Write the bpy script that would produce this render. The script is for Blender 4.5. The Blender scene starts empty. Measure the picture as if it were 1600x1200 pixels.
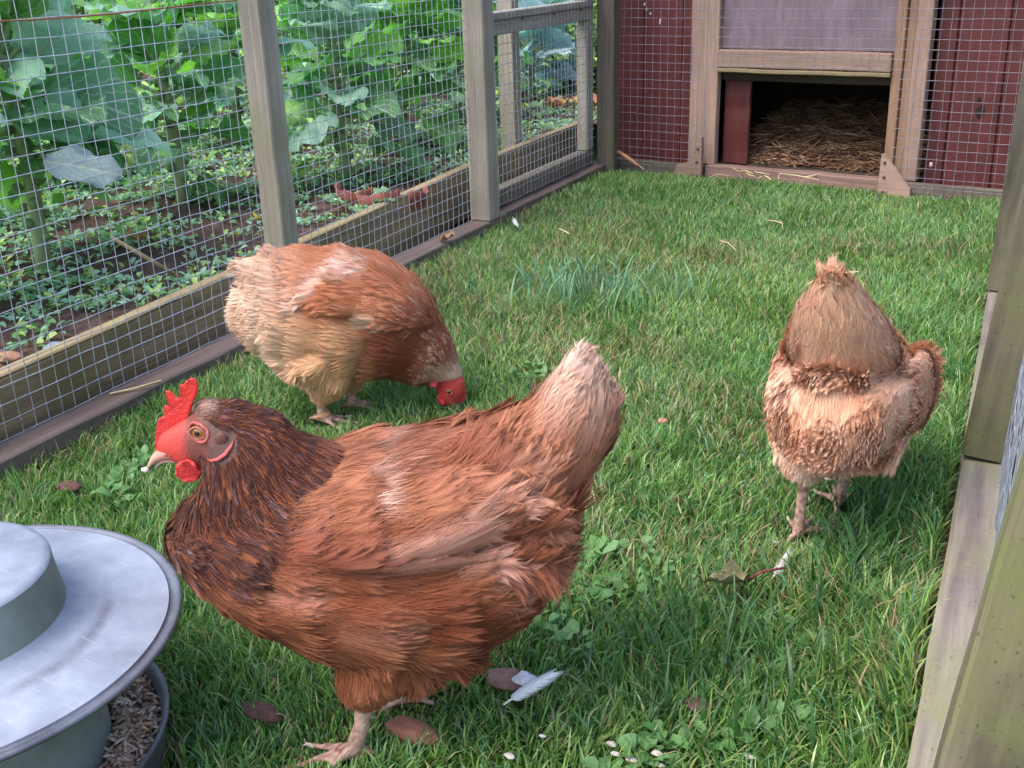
import bpy, math, random
import numpy as np
from mathutils import Vector, Matrix
rng = np.random.default_rng(7)
random.seed(7)
sc = bpy.context.scene

# ------------------------------------------------------------------ camera
CAM_H = 0.65
Mr = np.array([[0.903, 0.132, -0.410], [0.429, -0.344, 0.835], [-0.030, -0.930, -0.367]])
U_, _, V_ = np.linalg.svd(Mr); Mr = U_ @ V_
cd = bpy.data.cameras.new('camera'); cam = bpy.data.objects.new('camera', cd)
sc.collection.objects.link(cam)
cx, cy, cz = Mr[:, 0], -Mr[:, 1], -Mr[:, 2]
cam.matrix_world = Matrix([[cx[0], cy[0], cz[0], 0], [cx[1], cy[1], cz[1], 0], [cx[2], cy[2], cz[2], CAM_H], [0, 0, 0, 1]])
cd.sensor_width = 36; cd.lens = 38.03; cd.clip_start = .02; cd.clip_end = 300
sc.camera = cam

# ------------------------------------------------------------------ sky and sun (bright overcast)
SUN_EL, SUN_AZ = 58, 215          # azimuth measured clockwise from +Y
w = bpy.data.worlds.new('World'); sc.world = w; w.use_nodes = True
nt = w.node_tree; bg = nt.nodes['Background']
sky = nt.nodes.new('ShaderNodeTexSky'); sky.sky_type = 'NISHITA'; sky.sun_disc = False
sky.sun_elevation = math.radians(SUN_EL); sky.sun_rotation = math.radians(SUN_AZ)
sky.air_density = 1.0; sky.dust_density = 3.0; sky.ozone_density = 1.0
nt.links.new(sky.outputs[0], bg.inputs[0]); bg.inputs[1].default_value = 0.15
sl = bpy.data.lights.new('sun', 'SUN'); sun = bpy.data.objects.new('sun', sl); sc.collection.objects.link(sun)
sl.energy = .8; sl.angle = math.radians(45); sl.color = (1, .97, .93)
az = math.radians(SUN_AZ); el = math.radians(SUN_EL)
sd = Vector((math.sin(az) * math.cos(el), math.cos(az) * math.cos(el), math.sin(el)))
sun.rotation_euler = (-sd).to_track_quat('-Z', 'Y').to_euler()
sc.view_settings.view_transform = 'Standard'; sc.view_settings.look = 'None'
sc.view_settings.exposure = 1.5; sc.view_settings.gamma = 1
sc.render.engine = 'CYCLES'
sc.cycles.use_denoising = True
sc.cycles.max_bounces = 6; sc.cycles.diffuse_bounces = 3; sc.cycles.glossy_bounces = 2
sc.cycles.transmission_bounces = 3; sc.cycles.transparent_max_bounces = 16

# ------------------------------------------------------------------ helpers
def tag(o, label=None, cat=None, group=None, kind=None):
    if label: o['label'] = label
    if cat: o['category'] = cat
    if group: o['group'] = group
    if kind: o['kind'] = kind
    return o
def empty(name, loc=(0, 0, 0), rz=0, **k):
    o = bpy.data.objects.new(name, None); sc.collection.objects.link(o)
    o.location = loc; o.rotation_euler = (0, 0, rz); o.empty_display_size = .05
    return tag(o, **k)
def nmesh(name, V, F, mat, parent=None, col=None, uv=None, smooth=True, mats=None, mi=None):
    """V (n,3); F: array (m,k) or list of index lists; col (n,3) per vertex; uv (n,2) per vertex"""
    me = bpy.data.meshes.new(name)
    V = np.asarray(V, np.float32)
    if isinstance(F, list):
        cnt = np.array([len(f) for f in F], np.int32); flat = np.array([i for f in F for i in f], np.int32)
    else:
        F = np.asarray(F, np.int32); cnt = np.full(len(F), F.shape[1], np.int32); flat = F.ravel()
    me.vertices.add(len(V)); me.vertices.foreach_set('co', V.ravel())
    me.loops.add(len(flat)); me.loops.foreach_set('vertex_index', flat)
    me.polygons.add(len(cnt)); st = np.zeros(len(cnt), np.int32); st[1:] = np.cumsum(cnt)[:-1]
    me.polygons.foreach_set('loop_start', st)
    me.update(calc_edges=True)
    me.polygons.foreach_set('use_smooth', np.full(len(cnt), smooth))
    if col is not None:
        a = me.color_attributes.new('Col', 'FLOAT_COLOR', 'POINT')
        c = np.ones((len(V), 4), np.float32); c[:, :3] = col; a.data.foreach_set('color', c.ravel())
    if uv is not None:
        l = me.uv_layers.new(name='UVMap'); l.data.foreach_set('uv', np.asarray(uv, np.float32)[flat].ravel())
    for m in (mats or [mat]): me.materials.append(m)
    if mi is not None: me.polygons.foreach_set('material_index', np.asarray(mi, np.int32))
    me.validate()
    o = bpy.data.objects.new(name, me); sc.collection.objects.link(o)
    if parent: o.parent = parent
    return o
class MB:
    """collects pieces into one mesh"""
    def __init__(s): s.V = []; s.F = []; s.U = []; s.C = []; s.n = 0
    def add(s, V, F, uv=None, col=None):
        V = np.asarray(V, float); s.V.append(V)
        s.F += [[int(i) + s.n for i in f] for f in F]; s.n += len(V)
        s.U.append(np.zeros((len(V), 2)) if uv is None else np.asarray(uv, float))
        s.C.append(np.ones((len(V), 3)) if col is None else np.broadcast_to(np.asarray(col, float), (len(V), 3)))
    def build(s, name, mat, parent=None, smooth=False):
        return nmesh(name, np.vstack(s.V), s.F, mat, parent, np.vstack(s.C), np.vstack(s.U), smooth)
def unit(v): v = np.asarray(v, float); return v / (np.linalg.norm(v, axis=-1, keepdims=True) + 1e-12)
def beam(mb, p0, p1, w, h, up=(0, 0, 1), ch=.0025, seg=8, jit=.0006, col=None):
    """chamfered timber from p0 to p1; w across, h along up"""
    p0 = np.array(p0, float); p1 = np.array(p1, float); d = unit(p1 - p0); L = np.linalg.norm(p1 - p0)
    up = np.array(up, float); up = unit(up - d * up.dot(d)); s = np.cross(d, up)
    a, b = w / 2, h / 2
    pr = [(-a, -b + ch), (-a, b - ch), (-a + ch, b), (a - ch, b), (a, b - ch), (a, -b + ch), (a - ch, -b), (-a + ch, -b)]
    per = np.cumsum([0] + [math.dist(pr[i], pr[(i + 1) % 8]) for i in range(8)])[:8]
    V = []; U = []; off = random.random() * 7
    ts = [0, min(.002 / L, .2)] + [i / seg for i in range(1, seg)] + [1 - min(.002 / L, .2), 1]
    for k, t in enumerate(ts):
        sh = (1 - ch * .7 / max(a, b)) if k in (0, len(ts) - 1) else 1
        j = np.array([random.gauss(0, jit), random.gauss(0, jit)]) if 0 < k < len(ts) - 1 else (0, 0)
        for q, (x, y) in enumerate(pr):
            V.append(p0 + d * L * t + s * (x * sh + j[0]) + up * (y * sh + j[1])); U.append((L * t + off, per[q] + off))
    F = []
    for k in range(len(ts) - 1):
        for q in range(8):
            r = (q + 1) % 8; F.append([k * 8 + q, k * 8 + r, (k + 1) * 8 + r, (k + 1) * 8 + q])
    n = len(ts) - 1
    F.append([7 - q for q in range(8)][::1]); F.append([n * 8 + q for q in range(8)])
    F = [f[::-1] for f in F]
    mb.add(V, F, U, col)
def tube(mb, pts, rad, k=6, col=None, cap=True):
    pts = np.array(pts, float); n = len(pts); rad = np.broadcast_to(rad, (n,))
    T = unit(np.gradient(pts, axis=0)); ref = np.array([0, 0, 1.]) if abs(T[0][2]) < .9 else np.array([1., 0, 0])
    V = []; U = []
    for i in range(n):
        a = unit(np.cross(T[i], ref)); b = np.cross(T[i], a)
        for q in range(k):
            th = 2 * math.pi * q / k; V.append(pts[i] + rad[i] * (a * math.cos(th) + b * math.sin(th))); U.append((i / max(1, n - 1), q / k))
    F = [[i * k + q, i * k + (q + 1) % k, (i + 1) * k + (q + 1) % k, (i + 1) * k + q] for i in range(n - 1) for q in range(k)]
    if cap: F += [list(range(k))[::-1], [(n - 1) * k + q for q in range(k)]]
    mb.add(V, F, U, col)
def lathe(mb, prof, c, k=72, col=None):
    V = []; U = []
    for i, (r, z) in enumerate(prof):
        for q in range(k):
            a = 2 * math.pi * q / k; V.append((c[0] + r * math.cos(a), c[1] + r * math.sin(a), c[2] + z)); U.append((q / k, i / len(prof)))
    F = [[i * k + q, i * k + (q + 1) % k, (i + 1) * k + (q + 1) % k, (i + 1) * k + q] for i in range(len(prof) - 1) for q in range(k)]
    mb.add(V, F, U, col)
def vnoise(P, scale, seed=0):
    """smooth value noise in 2-D/3-D, vectorised, range about 0..1"""
    P = np.asarray(P, float) * scale + seed * 17.31
    if P.shape[1] == 2: P = np.c_[P, np.zeros(len(P))]
    i = np.floor(P).astype(np.int64); f = P - i; f = f * f * (3 - 2 * f)
    def hsh(a, b, c):
        n = (a * 73856093) ^ (b * 19349663) ^ (c * 83492791) ^ (seed * 2654435)
        n = (n ^ (n >> 13)) * 1274126177; n = n ^ (n >> 16)
        return (n & 0xffff) / 65535.
    r = 0
    for dx in (0, 1):
        for dy in (0, 1):
            for dz in (0, 1):
                wt = (f[:, 0] if dx else 1 - f[:, 0]) * (f[:, 1] if dy else 1 - f[:, 1]) * (f[:, 2] if dz else 1 - f[:, 2])
                r = r + wt * hsh(i[:, 0] + dx, i[:, 1] + dy, i[:, 2] + dz)
    return r
def fbm(P, s, seed=0, o=3): return sum(vnoise(P, s * 2 ** k, seed + k) / 2 ** k for k in range(o)) / sum(1 / 2 ** k for k in range(o))

# ------------------------------------------------------------------ material helpers
class N:
    def __init__(s, name, rough=.6, **k):
        s.m = bpy.data.materials.new(name); s.m.use_nodes = True; s.t = s.m.node_tree
        s.b = s.t.nodes['Principled BSDF']; s.b.inputs['Roughness'].default_value = rough
        for a, v in k.items(): s.b.inputs[a.replace('_', ' ')].default_value = v
    def n(s, typ, **k):
        x = s.t.nodes.new('ShaderNode' + typ)
        for a, v in k.items(): setattr(x, a, v)
        return x
    def lk(s, a, b): s.t.links.new(a, b)
    def tex(s, kind='Object'): return s.n('TexCoord').outputs[kind]
    def mapp(s, src, scale=(1, 1, 1)):
        x = s.n('Mapping'); s.lk(src, x.inputs[0]); x.inputs['Scale'].default_value = scale; return x.outputs[0]
    def noise(s, src, scale, det=4, rough=.55, dist=0):
        x = s.n('TexNoise'); s.lk(src, x.inputs['Vector']); x.inputs['Scale'].default_value = scale
        x.inputs['Detail'].default_value = det; x.inputs['Roughness'].default_value = rough; x.inputs['Distortion'].default_value = dist
        return x.outputs[0]
    def ramp(s, src, stops):
        x = s.n('ValToRGB'); s.lk(src, x.inputs[0]); e = x.color_ramp.elements
        while len(e) < len(stops): e.new(.5)
        for q, (p, c) in zip(e, stops):
            q.position = p; q.color = (*c, 1) if not np.isscalar(c) else (c, c, c, 1)
        return x.outputs[0]
    def mix(s, f, a, b, mode='MIX'):
        x = s.n('Mix', data_type='RGBA', blend_type=mode)
        for i, v in ((0, f), (6, a), (7, b)):
            if hasattr(v, 'links'): s.lk(v, x.inputs[i])
            elif i == 0: x.inputs[0].default_value = v
            else: x.inputs[i].default_value = (*v, 1)
        return x.outputs[2]
    def math(s, op, a, b=0., c=None):
        x = s.n('Math', operation=op)
        for i, v in enumerate((a, b) if c is None else (a, b, c)):
            if hasattr(v, 'links'): s.lk(v, x.inputs[i])
            else: x.inputs[i].default_value = v
        return x.outputs[0]
    def bump(s, h, strength=.4, dist=.002):
        x = s.n('Bump'); s.lk(h, x.inputs['Height']); x.inputs['Strength'].default_value = strength; x.inputs['Distance'].default_value = dist
        s.lk(x.outputs[0], s.b.inputs['Normal'])
    def base(s, c): s.lk(c, s.b.inputs['Base Color']) if hasattr(c, 'links') else setattr(s.b.inputs['Base Color'], 'default_value', (*c, 1))
    def attr(s): return s.n('VertexColor', layer_name='Col').outputs[0]

def wood(name, light, dark, moss=None, mossamt=.5, grain=70, rough=.75, bump=.5):
    a = N(name, rough); uv = a.tex('UV'); ob = a.tex('Object')
    g = a.noise(a.mapp(uv, (1.6, grain, 1)), 1.0, 6, .6, 1.1)
    g2 = a.noise(a.mapp(uv, (9, grain * 3.5, 1)), 1.0, 4, .7)
    c = a.ramp(g, [(.3, dark), (.62, light)])
    c = a.mix(.45, c, a.ramp(g2, [(.3, .35), (.65, 1.0)]), 'MULTIPLY')
    big = a.noise(ob, 5, 4, .6)
    c = a.mix(.6, c, a.ramp(big, [(.35, .62), (.65, 1.0)]), 'MULTIPLY')
    if moss:
        mm = a.noise(ob, 7, 6, .65)
        c = a.mix(a.ramp(mm, [(.6 - .3 * mossamt, 0.), (.78 - .2 * mossamt, .85)]), c, moss)
    sp = a.noise(ob, 260, 2, .5)
    c = a.mix(a.ramp(sp, [(.28, .55), (.36, 0.)]), c, tuple(x * .35 for x in dark))
    oi = a.n('ObjectInfo'); c = a.mix(1., c, a.ramp(oi.outputs['Random'], [(0., .80), (1., 1.12)]), 'MULTIPLY')
    a.base(c)
    a.bump(a.math('ADD', g, a.math('MULTIPLY', g2, .6)), bump, .0015)
    return a.m
M = {}
M['post'] = wood('post_wood', (.44, .38, .315), (.31, .26, .21), (.25, .235, .13), .3)
M['post_green'] = wood('mossy_post_wood', (.24, .205, .135), (.055, .045, .035), (.15, .155, .05), .5, grain=24)
M['board'] = wood('board_wood', (.38, .265, .15), (.19, .125, .07), (.13, .12, .04), .4, grain=55, bump=.9)
M['board_top'] = wood('board_top_wood', (.42, .31, .17), (.30, .22, .12), (.30, .27, .11), .3)
M['sill'] = wood('sill_wood', (.22, .155, .135), (.14, .10, .09), (.12, .10, .07), .2)
M['sill_pale'] = wood('pale_sill_wood', (.38, .34, .25), (.20, .15, .14), (.24, .24, .11), .45, grain=40)
M['trim'] = wood('trim_wood', (.38, .23, .145), (.29, .17, .11), None, grain=40, bump=.25)
M['trim_pale'] = wood('pale_trim_wood', (.46, .305, .235), (.36, .23, .175), None, grain=40, bump=.25)
M['hatch'] = wood('hatch_wood', (.28, .205, .24), (.22, .16, .19), None, grain=14, bump=.1)
M['rail'] = wood('rail_wood', (.24, .19, .15), (.12, .09, .075), (.12, .12, .05), .35)
M['red'] = wood('red_painted_board', (.135, .023, .021), (.085, .014, .015), None, grain=18, rough=.6, bump=.3)
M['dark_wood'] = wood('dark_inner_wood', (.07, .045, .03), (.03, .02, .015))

a = N('galvanised_wire', .38, Metallic=.55); a.base(a.ramp(a.noise(a.tex(), 60, 3), [(.35, (.38, .40, .47)), (.65, (.60, .63, .72))])); M['wire'] = a.m
a = N('dull_wire', .5, Metallic=.3); a.base(a.ramp(a.noise(a.tex(), 60, 3), [(.35, (.17, .165, .21)), (.65, (.31, .31, .38))])); M['wire_dull'] = a.m
a = N('dark_wire', .5, Metallic=.6); a.base((.12, .11, .12)); M['wire_dark'] = a.m
def galv(name, lo, hi, rough, met):
    a = N(name, rough, Metallic=met); ob = a.tex()
    v = a.n('TexVoronoi'); a.lk(ob, v.inputs[0]); v.inputs['Scale'].default_value = 130
    n1 = a.noise(ob, 14, 6, .65); n2 = a.noise(ob, 60, 5, .7)
    c = a.ramp(n1, [(.3, lo), (.7, hi)])
    c = a.mix(.10, c, a.ramp(v.outputs['Distance'], [(.0, .8), (.5, 1.15)]), 'MULTIPLY'); c = a.mix(.45, c, a.ramp(n2, [(.3, .75), (.6, 1.)]), 'MULTIPLY')
    a.base(c); a.lk(a.ramp(n2, [(.3, rough - .08), (.7, rough + .15)]), a.b.inputs['Roughness']); a.bump(n1, .25, .003)
    if name == 'galvanised_lid':
        sub = a.n('VectorMath', operation='SUBTRACT'); a.lk(ob, sub.inputs[0]); sub.inputs[1].default_value = (-.744, .464, 0); sp = a.n('SeparateXYZ'); a.lk(sub.outputs[0], sp.inputs[0])
        r_ = a.math('SQRT', a.math('ADD', a.math('POWER', sp.outputs[0], 2.), a.math('POWER', sp.outputs[1], 2.))); r_ = a.math('ADD', r_, a.math('MULTIPLY', n1, .012))
        arc = a.ramp(a.math('ABSOLUTE', a.math('SUBTRACT', r_, .131)), [(.002, .9), (.0065, 0.)]); ang_ = a.math('ARCTAN2', sp.outputs[1], sp.outputs[0])
        arc = a.math('MULTIPLY', arc, a.ramp(a.math('ABSOLUTE', a.math('SUBTRACT', ang_, .25)), [(.35, 1.), (.75, 0.)]))
        arc = a.math('MULTIPLY', arc, a.ramp(n2, [(.35, .2), (.6, 1.)])); c = a.mix(arc, c, (.13, .13, .17))
        sc_ = a.noise(a.mapp(ob, (30, 260, 30)), 1.0, 3, .6); c = a.mix(a.ramp(sc_, [(.66, 0.), (.74, .35)]), c, (.62, .64, .68))
        a.base(c)
    return a.m
M['galv'] = galv('galvanised_lid', (.20, .22, .28), (.37, .41, .50), .62, .15)
M['galv_rim'] = galv('galvanised_rim', (.10, .105, .13), (.24, .25, .30), .45, .5)
M['galv_dark'] = galv('galvanised_cap_side', (.15, .18, .145), (.27, .30, .28), .6, .15)

def attrmat(name, rough=.7, streak=0, bump=0, trans=0, spec=.3, sheen=0):
    a = N(name, rough); a.b.inputs['Specular IOR Level'].default_value = spec; c = a.attr(); a.base(c)
    if sheen: a.b.inputs['Sheen Weight'].default_value = sheen
    return a
# feathers: barb streaks run diagonally off the shaft (uv.x across -1..1, uv.y along 0..1)
def feather_mat(name, contrast=.6):
    a = attrmat(name, .7, spec=.18, sheen=.04); uv = a.tex('UV')
    s = a.n('SeparateXYZ'); a.lk(uv, s.inputs[0])
    ax = a.math('ABSOLUTE', s.outputs[0]); wv = a.math('SUBTRACT', s.outputs[1], a.math('MULTIPLY', ax, .35))
    cb = a.n('CombineXYZ'); a.lk(a.math('MULTIPLY', wv, 55.), cb.inputs[0]); a.lk(a.math('MULTIPLY', s.outputs[0], 2.2), cb.inputs[1]); a.lk(a.attr(), cb.inputs[2])
    g = a.noise(cb.outputs[0], 1.0, 3, .7)
    c = a.mix(contrast, a.attr(), a.ramp(g, [(.25, .45), (.5, .9), (.75, 1.35)]), 'MULTIPLY')
    a.base(c); a.bump(g, .5, .0008)
    return a.m
M['feather'] = feather_mat('feather_barbs')
a = attrmat('down_strands', .75, spec=.12, sheen=.03); M['strand'] = a.m
a = N('hen_skin', .6); c = a.attr(); nz = a.noise(a.tex(), 420, 3, .6); a.base(a.mix(.5, c, a.ramp(nz, [(.3, .6), (.7, 1.15)]), 'MULTIPLY')); a.bump(nz, .6, .0008); M['hen_skin'] = a.m
a = N('comb_skin', .42, Subsurface_Weight=.25); a.b.inputs['Subsurface Radius'].default_value = (.006, .0015, .001)
nz = a.noise(a.tex(), 700, 3, .6); n2 = a.noise(a.tex(), 90, 3, .6); a.base(a.mix(.5, a.attr(), a.ramp(n2, [(.3, .72), (.7, 1.15)]), 'MULTIPLY')); a.bump(a.math('ADD', nz, a.math('MULTIPLY', a.noise(a.tex(), 260, 3, .6), 1.5)), .9, .0010); M['comb'] = a.m
a = attrmat('beak_horn', .4, spec=.4); M['horn'] = a.m
a = N('scaly_leg', .5); v = a.n('TexVoronoi'); a.lk(a.mapp(a.tex(), (1, 1, .8)), v.inputs[0]); v.inputs['Scale'].default_value = 330
a.base(a.mix(.7, a.attr(), a.ramp(v.outputs['Distance'], [(.15, 1.25), (.6, .30)]), 'MULTIPLY')); a.bump(a.math('MULTIPLY', v.outputs['Distance'], -1.), .7, .0012); M['leg'] = a.m
a = attrmat('eye_gloss', .08, spec=.8); M['eye'] = a.m

def leafy(name, rough=.5, trans=.3, spec=.35):
    a = attrmat(name, rough, spec=spec); t = a.n('BsdfTranslucent'); x = a.n('MixShader'); x.inputs[0].default_value = trans
    hs = a.n('HueSaturation'); a.lk(a.attr(), hs.inputs['Color']); hs.inputs['Value'].default_value = 1.5; hs.inputs['Saturation'].default_value = 1.1
    a.lk(hs.outputs[0], t.inputs[0])
    a.lk(a.b.outputs[0], x.inputs[1]); a.lk(t.outputs[0], x.inputs[2]); a.lk(x.outputs[0], a.t.nodes['Material Output'].inputs[0]); return a
M['grass'] = leafy('grass_blade', .36, .3, .5).m
M['weed'] = leafy('weed_leaf', .5, .25).m
a = leafy('brassica_leaf', .34, .38, .6); uv = a.tex('UV'); s = a.n('SeparateXYZ'); a.lk(uv, s.inputs[0])
ax = a.math('ABSOLUTE', s.outputs[0])
mid = a.math('LESS_THAN', ax, .045)
fr = a.math('FRACT', a.math('MULTIPLY', a.math('SUBTRACT', s.outputs[1], a.math('MULTIPLY', ax, .55)), 6.))
lat = a.math('LESS_THAN', a.math('ABSOLUTE', a.math('SUBTRACT', fr, .5)), .08)
nz = a.noise(a.mapp(uv, (5, 5, 1)), 3, 4, .6)
vo = a.n('TexVoronoi', feature='DISTANCE_TO_EDGE'); a.lk(a.mapp(uv, (8, 10, 1)), vo.inputs[0]); vo.inputs['Scale'].default_value = 1.6
net = a.math('LESS_THAN', vo.outputs['Distance'], .035)
ve = a.math('MAXIMUM', a.math('MAXIMUM', mid, a.math('MULTIPLY', lat, .75)), a.math('MULTIPLY', net, .22))
c = a.mix(.6, a.attr(), a.ramp(nz, [(.3, .65), (.7, 1.2)]), 'MULTIPLY')
a.base(a.mix(a.math('MULTIPLY', ve, .7), c, (.56, .70, .48)))
a.bump(a.math('ADD', a.math('MULTIPLY', ve, -1.), nz), .6, .006); M['brassica'] = a.m
a = N('plant_stem', .6); a.base(a.mix(.5, a.attr(), a.ramp(a.noise(a.tex(), 40, 4), [(.3, .6), (.7, 1.1)]), 'MULTIPLY')); M['stem'] = a.m
a = N('soil', .95); ob = a.tex(); n1 = a.noise(ob, 45, 6, .7); n2 = a.noise(ob, 6, 4)
a.base(a.mix(.6, a.ramp(n1, [(.3, (.035, .018, .014)), (.55, (.12, .065, .05)), (.75, (.22, .14, .11))]), a.ramp(n2, [(.3, .6), (.7, 1.1)]), 'MULTIPLY')); a.bump(n1, 1, .01); M['soil'] = a.m
a = N('lawn_earth', .95); ob = a.tex(); n1 = a.noise(ob, 60, 5, .7); n2 = a.noise(ob, 3, 4)
a.base(a.mix(a.ramp(n2, [(.35, 0.), (.65, 1.)]), a.ramp(n1, [(.3, (.012, .018, .006)), (.7, (.06, .07, .022))]), a.ramp(n1, [(.3, (.03, .02, .01)), (.7, (.12, .085, .04))]))); a.bump(n1, 1, .008); M['earth'] = a.m
a = N('far_ground', .95); ob = a.tex(); n1 = a.noise(ob, 12, 6, .75); n2 = a.noise(ob, .8, 4)
a.base(a.mix(.6, a.ramp(n1, [(.3, (.02, .05, .015)), (.7, (.12, .19, .05))]), a.ramp(n2, [(.3, .6), (.7, 1.1)]), 'MULTIPLY')); a.bump(n1, 1, .03); M['far'] = a.m
M['straw'] = attrmat('straw', .5, spec=.4).m
a = N('rough_matter', .85); a.base(a.mix(.6, a.attr(), a.ramp(a.noise(a.tex(), 150, 4, .7), [(.3, .45), (.7, 1.2)]), 'MULTIPLY')); a.bump(a.noise(a.tex(), 200, 4), .8, .002); M['matter'] = a.m
a = N('terracotta', .8); a.base(a.ramp(a.noise(a.tex(), 40, 5), [(.3, (.13, .03, .022)), (.6, (.27, .075, .05)), (.75, (.4, .2, .14))])); M['terra'] = a.m

exec_parts = True
# ================================================================== GROUND
def sheet(name, x0, x1, y0, y1, nx, ny, zf, mat, label=None):
    X, Y = np.meshgrid(np.linspace(x0, x1, nx), np.linspace(y0, y1, ny)); P = np.c_[X.ravel(), Y.ravel()]
    Z = zf(P); i = np.arange(nx * ny).reshape(ny, nx)
    F = np.c_[i[:-1, :-1].ravel(), i[:-1, 1:].ravel(), i[1:, 1:].ravel(), i[1:, :-1].ravel()]
    o = nmesh(name, np.c_[P, Z], F, mat); tag(o, kind='structure'); return o
def lawn_z(P): return (fbm(P, 5, 3) - .5) * .016
sheet('ground', -80, 80, -40, 120, 3, 3, lambda P: np.full(len(P), -.03), M['far'])
sheet('lawn', -1.262, .6, -.4, 3.42, 100, 200, lambda P: lawn_z(P) - .004, M['earth'])
def bed_z(P): return .082 + (fbm(P, 9, 5) - .5) * .03 + (fbm(P, 45, 8) - .5) * .02
def bed_edge(y): return np.interp(y, [.3, .95, 2.65, 3.6, 6], [-1.262, -1.285, -1.418, -1.432, -1.5]) - .004
nx, ny = 260, 420
yy = np.linspace(.3, 6.0, ny); uu = np.linspace(0, 1, nx) ** 1.5
X = bed_edge(yy)[:, None] - uu[None, :] * 3.4; Y = np.repeat(yy[:, None], nx, 1)
P = np.c_[X.ravel(), Y.ravel()]; i = np.arange(nx * ny).reshape(ny, nx)
F = np.c_[i[:-1, :-1].ravel(), i[1:, :-1].ravel(), i[1:, 1:].ravel(), i[:-1, 1:].ravel()]
tag(nmesh('soil', np.c_[P, bed_z(P)], F, M['soil']), kind='structure')

# ================================================================== GRASS
def blades(name, P, L, W, lean, az, col, mat, seg=(0, .35, .7, 1), parent=None):
    """curved blades; P (n,3) roots, L length, W width, lean 0..1.5 rad final bend, az direction, col (n,3)"""
    n = len(P); d = np.c_[np.cos(az), np.sin(az), np.zeros(n)]; s = np.c_[-np.sin(az), np.cos(az), np.zeros(n)]
    # random twist of the blade's flat side
    tw = rng.uniform(-1.2, 1.2, n); s2 = s * np.cos(tw)[:, None] + d * np.sin(tw)[:, None]
    rows = []; cols = []; cur = P.copy(); prev = 0
    for t in seg:
        if t > 0:
            ang = lean * (prev + t) / 2; step = (t - prev) * L
            cur = cur + d * (np.sin(ang) * step)[:, None] + np.c_[np.zeros((n, 2)), np.cos(ang) * step]
        prev = t
        wd = W * (1 - t ** 2.2) * .5
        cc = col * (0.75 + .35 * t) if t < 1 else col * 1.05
        if t < 1: rows += [cur - s2 * wd[:, None], cur + s2 * wd[:, None]]; cols += [cc, cc]
        else: rows += [cur]; cols += [cc]
    k = len(rows); V = np.stack(rows, 1).reshape(-1, 3); C = np.stack(cols, 1).reshape(-1, 3)
    b = (np.arange(n) * k)[:, None]; T = []
    for q in range(len(seg) - 2):
        a0 = q * 2; T += [b + [a0, a0 + 1, a0 + 3], b + [a0, a0 + 3, a0 + 2]]
    T += [b + [k - 3, k - 2, k - 1]]
    return nmesh(name, V, np.vstack(T), mat, parent, C, None, True)
def lawn_cols(P, n):
    g = np.array([[.085, .21, .03], [.12, .27, .045], [.18, .33, .07], [.05, .15, .025], [.27, .36, .10], [.10, .25, .10]])
    c = g[rng.choice(len(g), n, p=[.28, .24, .16, .14, .08, .10])]
    dry = np.clip((fbm(P[:, :2], 4.5, 21) - .52) * 5, 0, 1) * .14 + .03
    m = rng.random(n) < dry
    c[m] = np.array([[.26, .22, .09], [.34, .26, .13], [.20, .15, .07], [.22, .25, .07]])[rng.integers(0, 4, m.sum())]
    yl = np.clip(fbm(P[:, :2], 3, 23) * 3 - 1.1, 0, 1)[:, None]; c = c * rng.uniform(.8, 1.3, (n, 1)) * (1.2 + yl * np.array([.25, .08, .05])) * np.array([1.12, 1., 1.45]); return c
def scatter(n, x0, x1, y0, y1, dens=None):
    P = np.c_[rng.uniform(x0, x1, n), rng.uniform(y0, y1, n)]
    if dens is not None: P = P[rng.random(len(P)) < dens(P)]
    return P
n = 430000
P = scatter(n, -1.225, -.02, .42, 3.27, lambda P: np.clip(1.15 - .25 * P[:, 1], .45, 1) * np.where(P[:, 1] > 3.31 - .155 * (P[:, 0] + 1.233), 0, 1) * (.6 + .6 * np.clip((fbm(P, 14, 31) - .3) * 2, 0, 1)))
m = P[:, 0] < np.interp(P[:, 1], [.8, 1.15, 1.45, 3.2], [-.03, -.04, -.043, -.07]); P = P[m]; n = len(P)
clump = fbm(P, 11, 41)
az0 = fbm(P, 6, 55) * 14 + rng.normal(0, 1.5, n)
L = .74 * (.018 + .030 * rng.random(n) ** 1.5 + .022 * np.clip(clump - .45, 0, 1) * 2) * np.where(P[:, 1] > 2.2, .95, 1)
edge = np.exp(-((P[:, 0] - np.interp(P[:, 1], [.8, 3.2], [-.03, -.07])) / -.08) ** 2); L *= 1 + .45 * edge
L *= 1 - .35 * np.exp(-((P[:, 1] - (3.31 - .155 * (P[:, 0] + 1.233))) / .10) ** 2)
L *= 1 + .5 * np.exp(-((P[:, 0] + .2) ** 2 / .03 + (P[:, 1] - .9) ** 2 / .05))
for fx, fy in ((-.500, .615), (-.20, 1.148), (-.155, 1.243), (-.925, 1.225), (-.46, .70)): L *= 1 - .82 * np.exp(-((P[:, 0] - fx) ** 2 + (P[:, 1] - fy) ** 2) / .048 ** 2)
lean = rng.normal(1.05, .42, n); W = rng.uniform(.0013, .0034, n)
tag(blades('grass', np.c_[P, lawn_z(P) - .004], L, W, np.clip(lean, .1, 2.2), az0, lawn_cols(P, n), M['grass']), kind='stuff')
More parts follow.
